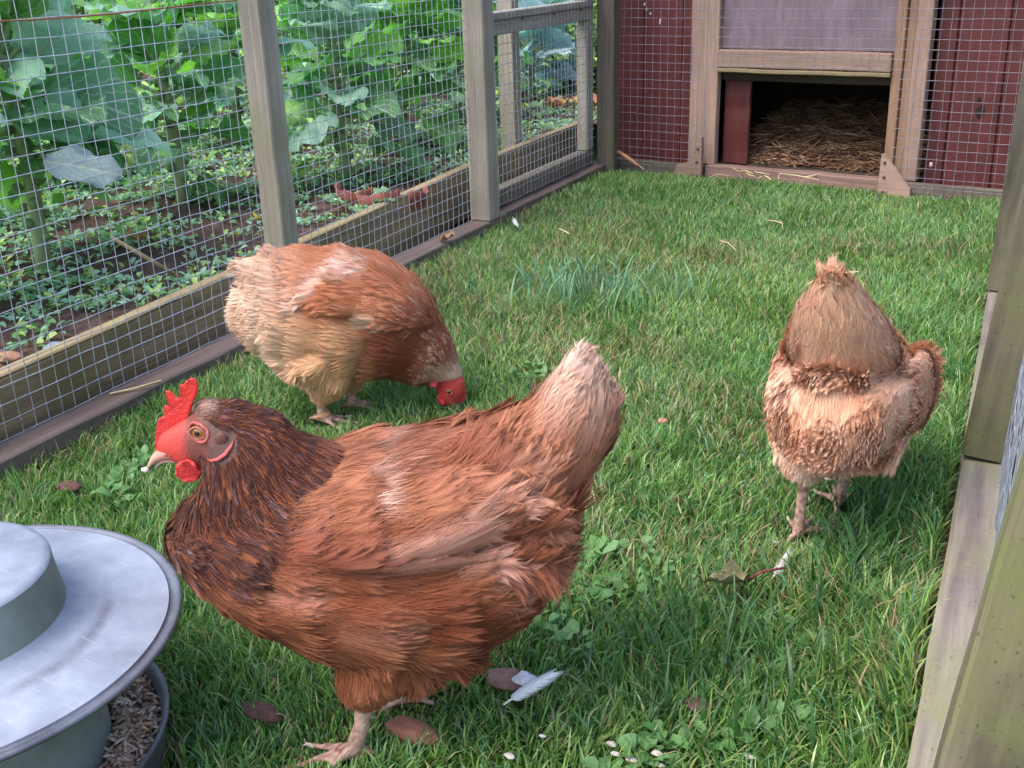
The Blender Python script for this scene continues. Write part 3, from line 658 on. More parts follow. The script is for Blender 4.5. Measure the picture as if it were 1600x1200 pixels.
brassica(-2.45, 1.55, .50, 15, .27, 17, 'brassica in the second row at the far left of the bed', G1 + G2)
brassica(-2.60, 2.25, .52, 15, .27, 18, 'brassica in the second row with grey green outer leaves', G1 + G2)
brassica(-2.45, 2.95, .50, 15, .26, 19, 'brassica in the second row hidden partly by the first fence post', G1)
brassica(-2.50, 3.80, .50, 15, .26, 20, 'brassica in the second row seen over the middle of the fence', G3 + G1)
brassica(-3.2, 2.5, .48, 14, .26, 21, 'brassica at the back of the bed in the top left corner', G1)
brassica(-3.3, 3.4, .48, 14, .26, 22, 'brassica at the back of the bed just left of the first fence post', G1)
brassica(-3.3, 4.4, .48, 14, .26, 23, 'brassica at the back of the bed above the fence middle', G3)
brassica(-2.6, 4.7, .46, 14, .26, 24, 'brassica at the back of the bed near the second fence post', G1)
brassica(-2.0, 4.35, .30, 13, .30, 25, 'low cabbage with broad silvery blue leaves seen through the gate', G2, sprouts=False)
brassica(-4.1, 3.6, .48, 12, .26, 26, 'brassica in the farthest row at the top left', G1)
brassica(-4.2, 5.0, .48, 12, .26, 27, 'brassica in the farthest row behind the fence middle', G3)
brassica(-3.4, 5.6, .46, 12, .26, 28, 'brassica in the farthest row toward the gate', G1)
# the one fallen pale leaf that lies across the front of the plants
V, U, Fs, C = [], [], [], []
place_leaf(V, U, Fs, C, (-1.56, 1.36, .345), .5, -.18, -.75, .13, .038, .15, .1, .1, (.30, .42, .46), 5)
tag(nmesh('fallen_leaf', np.vstack(V), np.vstack(Fs), M['brassica'], None, np.vstack(C), np.vstack(U)), 'silvery pale blue leaf hanging alone in front of the dark brassicas', 'leaf')

# bushy plants behind the gate and along the far side
def bush(x, y, r, h, n_, label, cols, size=(.03, .06), seed=0, z0=0.0):
    rs = np.random.default_rng(seed); root = empty('leafy_bush', (x, y, z0), label=label, cat='bush', group='leafy bushes beyond the bed')
    u = rs.normal(0, 1, (n_, 3)); u = unit(u) * (rs.random((n_, 1)) ** .45); u[:, 2] = np.abs(u[:, 2])
    nz = fbm(u + seed, 1.8, seed); u = u * (.6 + .8 * nz[:, None]); P = np.c_[u[:, 0] * r, u[:, 1] * r, u[:, 2] * h]
    keep = fbm(P, 7, seed + 3) > .42; P = P[keep]; k = len(P)
    c = np.array(cols)[rs.integers(0, len(cols), k)] * rs.uniform(.6, 1.3, (k, 1))
    leaflets('foliage', P, rs.uniform(*size, k), rs.uniform(0, 6.3, k), rs.uniform(-.9, .7, k), c, M['weed'], parent=root, wd=.36)
    m = MB()
    for q in range(5):
        a = q * 1.26; tube(m, [(.02 * math.cos(a), .02 * math.sin(a), -.01), (r * .3 * math.cos(a), r * .3 * math.sin(a), h * .4), (r * .6 * math.cos(a), r * .6 * math.sin(a), h * .8)], [.008, .006, .003], 5, col=(.2, .17, .1))
    m.build('stem', M['stem'], root, True)
bush(-1.75, 4.75, .30, .46, 2600, 'yellow green leafy bush seen through the gate', [(.14, .26, .06), (.22, .33, .08), (.08, .16, .05)], seed=3)
bush(-1.50, 5.5, .45, .5, 2600, 'dark leafy bush behind the gate stile', [(.07, .15, .04), (.14, .22, .06)], seed=4)
bush(-2.7, 6.4, .7, .6, 3800, 'bright green bush beyond the end of the bed', [(.13, .27, .06), (.2, .34, .08)], (.04, .08), seed=5)
bush(-4.2, 7.2, .9, .7, 4200, 'wide green bush at the top of the picture', [(.10, .22, .05), (.18, .31, .08)], (.05, .1), seed=6)
bush(-5.6, 5.6, .9, .7, 4200, 'large dark bush at the top left behind all the vegetables', [(.07, .16, .04), (.13, .25, .06)], (.05, .1), seed=7)
bush(-6.2, 8.0, 1.2, .8, 4200, 'distant green bush between the rows of vegetables', [(.09, .2, .05), (.16, .29, .08)], (.06, .12), seed=8)
bush(-8.4, 9.5, 1.6, .9, 4200, 'farthest bush at the upper left', [(.09, .2, .05), (.16, .29, .08)], (.08, .15), seed=9)
bush(-5.5, 11, 1.6, .6, 4200, 'farthest pale bush at the top middle', [(.14, .28, .08), (.2, .34, .12)], (.08, .15), seed=10)
# far grass as one sheet of blades
P = scatter(26000, -9, -1.5, 3.6, 14, lambda P: np.where((P[:, 0] < -4.7) | (P[:, 1] > 5.9) | (P[:, 0] > -1.56), 1, 0)); n = len(P)
c = np.array([[.10, .22, .05], [.15, .28, .08]])[rng.integers(0, 2, n)] * rng.uniform(.7, 1.2, (n, 1))
tag(blades('rough_grass', np.c_[P, np.full(n, -.03)], rng.uniform(.06, .16, n), rng.uniform(.006, .014, n), rng.uniform(.3, 1.4, n), rng.uniform(0, 6.3, n), c, M['grass']), kind='stuff')

# bits lying on the soil
def bed_pt(x, y, dz=0): return (x, y, float(bed_z(np.array([[x, y]]))[0]) + dz)
for x, y, r, fl, col, nm, lab in ((-1.375, 1.16, .030, (1, .6, .25), (.22, .28, .36), 'slate_piece', 'blue grey slate piece on the bare soil behind the board'),
                    (-1.41, 1.09, .024, (1, .7, .3), (.38, .20, .13), 'stone', 'flat brown stone on the soil left of the slate piece'),
                    (-1.345, 1.36, .017, (1, .6, .35), (.62, .55, .42), 'stone', 'cream coloured stone by the board top'),
                    (-1.36, 1.06, .02, (1, .7, .4), (.28, .17, .15), 'stone', 'rough reddish stone near the green seedlings at the left'),
                    (-1.37, 1.30, .013, (1, .7, .5), (.36, .25, .2), 'stone', 'small brown stone between the slate and the cream stone'),
                    (-1.48, 2.62, .014, (1, .8, .5), (.55, .52, .5), 'stone', 'small white stone on the dark soil between the fence posts')):
    m = MB(); blob(m, bed_pt(x, y, .006), r, fl, col=col, seed=x * 9); tag(m.build(nm, M['matter'], None, True), lab, nm.replace('_', ' '), 'stones on the soil')
# broken clay pot pieces
def shard(c, r, a0, a1, h, rz, tilt, lab):
    m = MB(); V = []; k = 10
    for j, (z, rr) in enumerate(((0, r * .85), (h * .5, r * .93), (h, r))):
        for i in range(k + 1):
            a = a0 + (a1 - a0) * i / k; zz = z + (random.random() - .5) * .012 * (j > 0)
            for th in (0, .006): V.append(((rr - th) * math.cos(a), (rr - th) * math.sin(a), zz))
    F = []; w2 = (k + 1) * 2
    for j in range(2):
        for i in range(k):
            a = j * w2 + i * 2; F += [[a, a + 2, a + w2 + 2, a + w2], [a + 1, a + w2 + 1, a + w2 + 3, a + 3]]
    for i in range(k): a = 2 * w2 + i * 2; F += [[a, a + 2, a + 3, a + 1]]
    for j in range(2):
        a = j * w2; F += [[a, a + w2, a + w2 + 1, a + 1]]; a += k * 2; F += [[a, a + 1, a + w2 + 1, a + w2]]
    V = np.array(V); R = np.array(Matrix.Rotation(rz, 3, 'Z') @ Matrix.Rotation(tilt, 3, 'X')); m.add(V @ R.T + np.array(c), F)
    tag(m.build('pot_shard', M['terra'], None, True), lab, 'pot shard', 'broken clay pot pieces')
shard(bed_pt(-1.50, 2.23, .0), .055, 2.6, 5.6, .055, .5, .2, 'curved red clay pot piece left of the seedling in the bed')
shard(bed_pt(-1.42, 2.20, .0), .055, 3.0, 6.2, .050, 1.0, -.15, 'curved red clay pot piece right of the seedling by the board')
shard(bed_pt(-1.40, 2.30, .0), .045, 3.4, 5.9, .045, 1.6, .3, 'smallest orange clay piece behind the others by the board')
V, U, Fs, C = [], [], [], []; ms = MB()
root = empty('seedling', bed_pt(-1.455, 2.16), label='young round leaved seedling growing between the red clay pieces', cat='seedling')
for k in range(7):
    place_leaf(V, U, Fs, C, bed_pt(-1.455, 2.16, .01), k * 1.1 - 1, .35 + .1 * (k % 3), 0, .05, .022, .2, .3, .1, (.17, .33, .16), k, pet=.05, mbp=ms)
for o in (nmesh('leaves', np.vstack(V), np.vstack(Fs), M['weed'], None, np.vstack(C), np.vstack(U)), ms.build('leaf_stalks', M['stem'], None, True)): o.parent = root; o.matrix_parent_inverse = root.matrix_basis.inverted()
# dry leaves
def dry_leaf(p, az, L, Wd, col, lab, el=.1, name='dry_leaf', group=None, stem=None, roll=0., cup=.6):
    V, U, Fs, C = [], [], [], []
    place_leaf(V, U, Fs, C, p, az, el, roll, L, Wd, cup, -.2, .25, col, int(abs(p[0]) * 100)); P0 = np.vstack(V)
    o = nmesh(name, P0, np.vstack(Fs), M['matter'], None, np.vstack(C), np.vstack(U)); tag(o, lab, 'leaf', group)
    if stem:
        m = MB(); d = np.array([math.cos(az), math.sin(az), 0]); tube(m, [np.array(p), np.array(p) - d * .02 + [0, 0, .004], np.array(p) - d * .045 + [.004, 0, .002]], [.0018, .0016, .0012], 6, col=stem); s_ = m.build('leaf_stalk', M['matter'], o, True)
dry_leaf((-.215, .985, .034), 4.05, .055, .011, (.24, .22, .10), 'curled green brown leaf with a red stalk lying on the lawn', stem=(.22, .05, .045), cup=1.3)
dry_leaf((-1.235, 2.16, .036), .9, .04, .014, (.34, .20, .12), 'dry brown leaf lying on the fence sill between the posts')
dry_leaf(bed_pt(-1.62, 2.0, .02), 5.4, .07, .02, (.50, .40, .08), 'yellow fallen leaf on the bed left of the first fence post')
dry_leaf(bed_pt(-1.72, 1.72, .02), 5.0, .06, .02, (.48, .30, .08), 'orange yellow leaf at the foot of the tall brassica')
for q, (x, y) in enumerate(((-1.78, 4.0), (-1.70, 4.05), (-1.66, 4.12), (-1.6, 4.1), (-1.73, 3.95), (-1.58, 4.02))):
    dry_leaf((x, y, .085), q * 1.7, .10, .04, ((.55, .24, .10), (.5, .36, .10), (.42, .18, .12))[q % 3], 'orange withered cabbage leaf in the heap seen through the gate', group='withered leaf heap')
m = MB(); tube(m, [(-1.53, 1.45, .19), (-1.50, 1.50, .14), (-1.47, 1.54, .10)], [.004, .0045, .003], 6, col=(.45, .33, .18)); tag(m.build('dead_stalk', M['matter'], None, True), 'tan dead stalk leaning down in front of the left plants', 'stalk')
for q, (x, y, z0_) in enumerate(((-2.0, 3.05, .0),)):
    pass
# ================================================================== FEEDER
FC = (-.744, .464, 0)
fd = empty('feeder', FC, label='round galvanised hen feeder with a wide shallow lid at the lower left', cat='feeder')
def fpart(name, prof, mat, parent=fd, k=96, c=FC):
    m = MB(); lathe(m, prof, c, k); o = m.build(name, mat, None, True); o.parent = parent
    o.matrix_parent_inverse = fd.matrix_basis.inverted() if parent is fd else Matrix.Identity(4) @ fd.matrix_basis.inverted(); return o
lid = fpart('lid', [(.0935, .1695), (.098, .1660), (.13, .1605), (.172, .1550), (.1735, .1550)], M['galv'])
fpart('lid_rim', [(.1735, .1550), (.1745, .1532), (.1765, .1526), (.1785, .1534), (.1800, .1545), (.1822, .1548), (.1838, .1538), (.1843, .1518), (.1832, .1502), (.1805, .1500), (.176, .1505), (.12, .157)], M['galv_rim'])
fpart('cap_side', [(.0890, .2085), (.0895, .200), (.0925, .176), (.0938, .1690)], M['galv_dark'])
fpart('cap', [(.0001, .2135), (.05, .213), (.082, .2122), (.0875, .2110), (.0889, .2087)], M['galv'])
fpart('hopper', [(.105, .153), (.108, .02), (.11, .018)], M['galv_dark'])
fpart('pan', [(.0, .004), (.138, .004), (.146, .010), (.152, .045), (.1555, .0505), (.1575, .052), (.1592, .050), (.1585, .046), (.156, .044), (.1505, .008), (.142, .0), (.0, .0)], M['galv_rim'])
n = 4200; rr = np.sqrt(rng.uniform(.111 ** 2, .149 ** 2, n)); th = rng.uniform(0, 6.3, n)
P = np.c_[FC[0] + rr * np.cos(th), FC[1] + rr * np.sin(th), .024 + .012 * rng.random(n) + .012 * (fbm(np.c_[rr * np.cos(th), rr * np.sin(th)], 30, 4) - .4)]
c = 1.8 * np.array([[.36, .25, .17], [.48, .36, .29], [.25, .15, .11], [.62, .52, .46]])[rng.choice(4, n, p=[.4, .3, .2, .1])] * rng.uniform(.8, 1.15, (n, 1))
tag(stems('feed_pellets', P, rng.uniform(.005, .012, n), rng.uniform(.0014, .0022, n), rng.uniform(0, 6.3, n), rng.normal(0, .35, n), c, mat=M['matter']), kind='stuff')

# ================================================================== DEBRIS ON THE LAWN
def lp(x, y, dz): return (x, y, float(lawn_z(np.array([[x, y]]))[0]) + dz)
def lump(x, y, r, fl, col, name, lab, cat, seed=0, dz=.016, group=None):
    m = MB(); blob(m, lp(x, y, dz), r, fl, k=9, col=col, seed=seed); return tag(m.build(name, M['matter'], None, True), lab, cat, group)
dp = lump(-.385, .755, .017, (1.1, .8, .5), (.30, .16, .13), 'dropping', 'brown hen dropping with a white cap beside the white quill on the lawn', 'dropping', 3)
m = MB(); blob(m, lp(-.365, .752, .024), .010, (1.2, .9, .5), k=7, col=(.72, .68, .72), seed=4); m.build('cap', M['matter'], dp, True)
lump(-.43, .655, .020, (1.4, .6, .35), (.34, .13, .08), 'dropping', 'long reddish brown dropping below the front hen', 'dropping', 5)
lump(-.57, .622, .015, (1.4, .7, .4), (.11, .05, .045), 'dropping', 'dark dropping between the feeder and the front hen leg', 'dropping', 6)
lump(-1.10, .90, .014, (1.3, .9, .4), (.16, .07, .06), 'dropping', 'dark crumbly dropping left of the front hen head by the feeder', 'dropping', 7)
lump(-.438, 1.385, .007, (1, 1, .7), (.55, .25, .2), 'crumb', 'small pinkish crumb alone on the lawn', 'crumb', 8)
lump(-.211, .791, .012, (1.3, .8, .4), (.17, .08, .07), 'dropping', 'dark dropping in the lower middle of the lawn', 'dropping', 9)
for q, (x, y, r, l_) in enumerate(((-.262, .705, .005, 'leftmost white shell flake at the bottom edge of the lawn'), (-.255, .695, .004, 'small white shell flake just right of the leftmost one'), (-.240, .694, .005, 'flat white shell flake in the middle of the bottom scatter'), (-.222, .709, .005, 'white shell flake to the upper right of the bottom scatter'), (-.216, .697, .004, 'rightmost white shell flake of the bottom scatter'), (-.335, .655, .005, 'white shell flake under the tail side of the front hen'), (-.150, .735, .004, 'lone white shell flake toward the lower right'), (-.320, .69, .003, 'tiny white shell flake right of the hen leg'), (-.21, 1.095, .004, 'white crumb below the walking hen'), (-.185, 1.28, .004, 'white crumb in the shade behind the walking hen'))):
    lump(x, y, r * .8, (1.3, .8, .45), (.62, .54, .48), 'shell_flake', l_, 'shell flake', q + 20, dz=.020, group='white flakes in the grass')

# ================================================================== HENS
def sd_poly(P, poly):
    """signed distance, positive inside"""
    poly = np.array(poly); n = len(poly); d = np.full(len(P), 1e9); ins = np.zeros(len(P), bool)
    for i in range(n):
        a, b = poly[i], poly[(i + 1) % n]; e = b - a; w_ = P - a; t = np.clip((w_ @ e) / (e @ e), 0, 1)
        d = np.minimum(d, np.linalg.norm(w_ - t[:, None] * e, axis=1))
        c = ((a[1] <= P[:, 1]) != (b[1] <= P[:, 1])); x = a[0] + (P[:, 1] - a[1]) / (b[1] - a[1] + 1e-12) * e[0]; ins ^= c & (P[:, 0] < x)
    return np.where(ins, d, -d)
def sd_line(P, line):
    d = np.full(len(P), 1e9)
    for a, b in zip(line[:-1], line[1:]):
        a = np.array(a); b = np.array(b); e = b - a; w_ = P - a; t = np.clip((w_ @ e) / (e @ e), 0, 1); d = np.minimum(d, np.linalg.norm(w_ - t[:, None] * e, axis=1))
    return d
def st7(S): return [tuple(s) + ((0.,) if len(s) == 6 else ()) for s in S]
def loft(mb, S, k=24):
    S = st7(S); V = []
    for (x, z, ux, uz, h, w_, y) in S:
        for q in range(k):
            a_ = 2 * math.pi * q / k; c_, s_ = math.cos(a_), math.sin(a_)
            V.append((x + ux * h * c_, y + w_ * s_, z + uz * h * c_))
    n = len(S); F = [[i * k + q, i * k + (q + 1) % k, (i + 1) * k + (q + 1) % k, (i + 1) * k + q] for i in range(n - 1) for q in range(k)]
    for end, prv, ix in ((S[0], S[1], 0), (S[-1], S[-2], n - 1)):
        d = unit(np.array([end[0] - prv[0], end[6] - prv[6], end[1] - prv[1]])); o = min(end[4], end[5]) * .75
        c_ = np.array([end[0], end[6], end[1]]); base = ix * k; r0 = len(V)
        for q in range(k): V.append(c_ + d * o * .7 + (np.array(V[base + q]) - c_) * .6)
        V.append(c_ + d * o)
        F += [[base + q, base + (q + 1) % k, r0 + (q + 1) % k, r0 + q] for q in range(k)] + [[r0 + q, r0 + (q + 1) % k, r0 + k] for q in range(k)]
    mb.add(V, F)
def substations(S, m=8):
    S = np.array(st7(S)); t = np.linspace(0, len(S) - 1, (len(S) - 1) * m + 1); out = np.stack([np.interp(t, np.arange(len(S)), S[:, j]) for j in range(7)], 1)
    T = np.gradient(out[:, [0, 6, 1]], axis=0); return out, unit(T), t / (len(S) - 1)
def toes(mb, ankle, yaw, sc_=1., col=None, spread=(.55, 0, -.6), curl=0.):
    a = np.array(ankle, float)
    for s_, L in zip(spread, (.040, .050, .040)):
        d = np.array([math.cos(yaw + s_), math.sin(yaw + s_), 0]); g = a.copy(); g[2] = .006
        p = [a + [0, 0, .006], g + d * L * .3 * sc_ + [0, 0, .004], g + d * L * .65 * sc_ + [0, 0, .001 - curl], g + d * L * sc_ - [0, 0, .002 + curl]]
        tube(mb, p, [.0062, .0050, .0042, .0032], 8)
    d = np.array([math.cos(yaw + 2.9), math.sin(yaw + 2.9), 0]); g = a.copy(); g[2] = .006
    tube(mb, [a + [0, 0, .008], g + d * .014 + [0, 0, .002], g + d * .024], [.005, .004, .003], 8)
def claws(ankle, yaw, root, spread=(.55, 0, -.6)):
    a = np.array(ankle, float)
    for s_, L in zip(spread, (.040, .050, .040)):
        m = MB()
        d = np.array([math.cos(yaw + s_), math.sin(yaw + s_), 0]); g = a.copy(); g[2] = .004
        tube(m, [g + d * (L - .002), g + d * (L + .006) + [0, 0, .001], g + d * (L + .011) - [0, 0, .003]], [.0026, .0018, .0005], 6, col=(.55, .45, .38)); m.build('claw', M['horn'], root, True)

def feathers(P, Nn, Fd, L, W, lift, col, tip, rows=8, cup=.12, jag=.18, droop=0.12):
    n = len(P); S_ = unit(np.cross(Nn, Fd)); V = []; U = []; C = []
    ts = np.linspace(0, 1, rows)
    jl = 1 + rng.normal(0, jag * .4, (n, rows)); jr = 1 + rng.normal(0, jag * .4, (n, rows))
    ph = rng.random(n)[:, None] * 9
    side = rng.normal(0, .12, n)[:, None]
    for i, t in enumerate(ts):
        prof = (math.sin(math.pi * min(1, .12 + .80 * t ** .85)) ** .65) if t < 1 else .12
        z = L * (t * np.sin(lift) - droop * t * t * .5) + .0012
        x = L * t
        ctr = P + Fd * x[:, None] + Nn * z[:, None] + S_ * (side * (L * t * t)[:, None])
        cc = col * (1 - t ** 1.5) + tip * t ** 1.5
        back = (t > .15) * .18 * L / rows
        for sgn, jj in ((-1, jl), (0, None), (1, jr)):
            wd = 0 if sgn == 0 else W * prof * jj[:, i]
            shift = 0 if sgn == 0 else (rng.uniform(0, 1, n) * .7 * L / rows * (t > .3))
            v = ctr + S_ * (sgn * wd)[:, None] if sgn else ctr.copy()
            if sgn: v = v - Nn * (cup * W * prof)[:, None] + Fd * shift[:, None]
            V.append(v); U.append(np.c_[np.full(n, float(sgn)), np.full(n, t)] + np.c_[np.zeros((n, 1)), ph]); C.append(cc * (1.08 if sgn == 0 else .96))
    k = rows * 3; V = np.stack(V, 1).reshape(-1, 3); U = np.stack(U, 1).reshape(-1, 2); C = np.stack(C, 1).reshape(-1, 3)
    b = (np.arange(n) * k)[:, None]; F = []
    for i in range(rows - 1):
        a_ = i * 3; F += [b + [a_, a_ + 1, a_ + 4, a_ + 3], b + [a_ + 1, a_ + 2, a_ + 5, a_ + 4]]
    return V, np.vstack(F), U, C
def barbed(P, Nn, Fd, L, W, lift, col, tip, nb=14, droop=.12, cup=.12):
    """contour feathers made of single barbs leaving the shaft on both sides"""
    n = len(P); S_ = unit(np.cross(Nn, Fd)); V = []; C = []; U = []
    side = rng.normal(0, .12, n)[:, None]; ph = rng.random(n) * 9
    for j in range(nb):
        t = .04 + .90 * (j + .5) / nb; prof = math.sin(math.pi * (.14 + .80 * t ** .85)) ** .6
        ctr = P + Fd * (L * t)[:, None] + Nn * (L * (t * np.sin(lift) - droop * t * t * .5) + .0012)[:, None] + S_ * (side * (L * t * t)[:, None])
        for sg in (-1, 1):
            a0 = np.clip(.95 - .70 * t + rng.normal(0, .025, n), .1, 1.2); a1 = a0 * .55
            ln = np.minimum(W * prof / np.sin(a0) * 1.0, L * .30) * rng.uniform(.92, 1.06, n)
            d0 = Fd * np.cos(a0)[:, None] + S_ * (sg * np.sin(a0))[:, None] - Nn * (cup * .8); d1 = Fd * np.cos(a1)[:, None] + S_ * (sg * np.sin(a1))[:, None] - Nn * (cup * 1.6)
            hw_ = (L / nb * .62)[:, None]; m_ = ctr + d0 * (ln * .55)[:, None]; e_ = m_ + d1 * (ln * .55)[:, None]
            tt = t + .35 * (1 - t); c0 = col * (1 - t ** 1.5) + tip * t ** 1.5; c1 = col * (1 - tt) + tip * tt
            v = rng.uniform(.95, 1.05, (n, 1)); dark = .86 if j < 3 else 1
            V += [ctr - Fd * hw_, ctr + Fd * hw_, m_ - Fd * hw_ * .75, m_ + Fd * hw_ * .75, e_]; C += [c0 * v * dark, c0 * v * dark, c0 * v, c0 * v, c1 * v * 1.04]
            for uu, q in ((0, 0), (0, 0), (.55, .1), (.55, .1), (1, .2)): U.append(np.c_[np.full(n, sg * uu), np.full(n, t + q) + ph])
    k = nb * 10; b = (np.arange(n) * k)[:, None]; F = []
    for j in range(nb * 2): a_ = j * 5; F += [b + [a_, a_ + 1, a_ + 3], b + [a_, a_ + 3, a_ + 2], b + [a_ + 2, a_ + 3, a_ + 4]]
    return np.stack(V, 1).reshape(-1, 3), np.vstack(F), np.stack(U, 1).reshape(-1, 2), np.stack(C, 1).reshape(-1, 3)
def strands(P, Nn, Fd, L, W, lift, col):
    n = len(P); S_ = unit(np.cross(Nn, Fd)); V = []; C = []; cur = P.copy(); az_ = rng.normal(0, .13, n)
    D = unit(Fd + S_ * az_[:, None]); bend = rng.normal(0, .2, n)
    for t in (0, .5, 1):
        c_ = P + D * (L * t)[:, None] + Nn * (L * (np.sin(lift) * t - .35 * t * t * np.abs(bend)) + .001)[:, None] + S_ * (bend * L * t * t * .4)[:, None]
        if t < 1: V += [c_ - S_ * (W * .5)[:, None], c_ + S_ * (W * .5)[:, None]]; C += [col * (.9 + .2 * t)] * 2
        else: V += [c_]; C += [col * 1.15]
    V = np.stack(V, 1).reshape(-1, 3); C = np.stack(C, 1).reshape(-1, 3); b = (np.arange(n) * 5)[:, None]
    return V, np.vstack([b + [0, 1, 3], b + [0, 3, 2], b + [2, 3, 4]]), C
def thin(P, s):
    """one point per cell of size s (s may vary per point)"""
    s = np.broadcast_to(s, (len(P),)); key = np.floor(P / s[:, None]).astype(np.int64); lv = np.round(s * 2e4).astype(np.int64)
    k = key[:, 0] * 73856093 ^ key[:, 1] * 19349663 ^ key[:, 2] * 83492791 ^ lv * 7919
    _, i = np.unique(k, return_index=True); return i

def loose_feather(c, az, el, L, Wd, name, lab, cat, col=(.85, .83, .80)):
    d = np.array([math.cos(az) * math.cos(el), math.sin(az) * math.cos(el), math.sin(el)]); s_ = unit(np.cross(d, (0, 0, 1))); nrm = unit(np.cross(s_, d) + s_ * .3)
    P = np.array([np.array(c) - d * L * .5]); X = barbed(P, nrm[None], d[None], np.array([L]), np.array([Wd]), np.array([.12]), np.array([col]) * .85, np.array([col]) * 1.05, nb=46, droop=.25, cup=.25)
    o = nmesh(name, X[0], X[1], M['strand'], None, X[3], X[2], True); m = MB()
    tube(m, [P[0] - d * L * .12, P[0] + d * L * .3 + nrm * .0012, P[0] + d * L * .6 + nrm * .0012], [.0011, .0009, .0004], 6, col=(.8, .76, .68)); m.build('shaft', M['horn'], o, True)
    return tag(o, lab, cat)
loose_feather(lp(-.353, .742, .026), 1.0, .2, .052, .0085, 'white_quill', 'short white broken feather quill lying by the dropping', 'feather')
loose_feather(lp(-1.176, 2.45, .022), 2.2, .2, .05, .011, 'white_feather', 'small white fluffy feather by the foot of the second fence post', 'feather')
loose_feather(lp(-.190, 1.04, .026), 1.2, .5, .034, .009, 'grey_feather', 'little pale grey downy feather near the walking hen foot', 'feather', (.55, .55, .5))
loose_feather((-1.165, 3.275, .045), 2.6, .35, .12, .017, 'brown_feather', 'large orange brown feather leaning on the wire in the left corner of the hen house', 'feather', (.55, .26, .14))

def body_mesh(name, chunks, legs, voxel=.0034, smooth=5):
    mb = MB()
    for S in chunks.values(): loft(mb, S)
    for pts, rad in legs: tube(mb, pts, rad, 10)
    for f in range(len(legs)): pass
    return mb
def finish_body(name, mb, voxel, smooth):
    o = mb.build(name + '_tmp', M['hen_skin']); md = o.modifiers.new('r', 'REMESH'); md.mode = 'VOXEL'; md.voxel_size = voxel; md.use_smooth_shade = True
    sm = o.modifiers.new('s', 'SMOOTH'); sm.factor = .5; sm.iterations = smooth
    dg = bpy.context.evaluated_depsgraph_get(); dg.update(); me = bpy.data.meshes.new_from_object(o.evaluated_get(dg))
    bpy.data.objects.remove(o); return me
def mesh_np(me):
    me.calc_loop_triangles(); V = np.zeros(len(me.vertices) * 3, np.float32); me.vertices.foreach_get('co', V); V = V.reshape(-1, 3).astype(float)
    T = np.zeros(len(me.loop_triangles) * 3, np.int32); me.loop_triangles.foreach_get('vertices', T); return V, T.reshape(-1, 3)
def vnormals(V, T):
    fn = np.cross(V[T[:, 1]] - V[T[:, 0]], V[T[:, 2]] - V[T[:, 0]]); Nn = np.zeros_like(V)
    for j in range(3):
        for c in range(3): Nn[:, c] += np.bincount(T[:, j], fn[:, c], len(V))
    return unit(Nn)

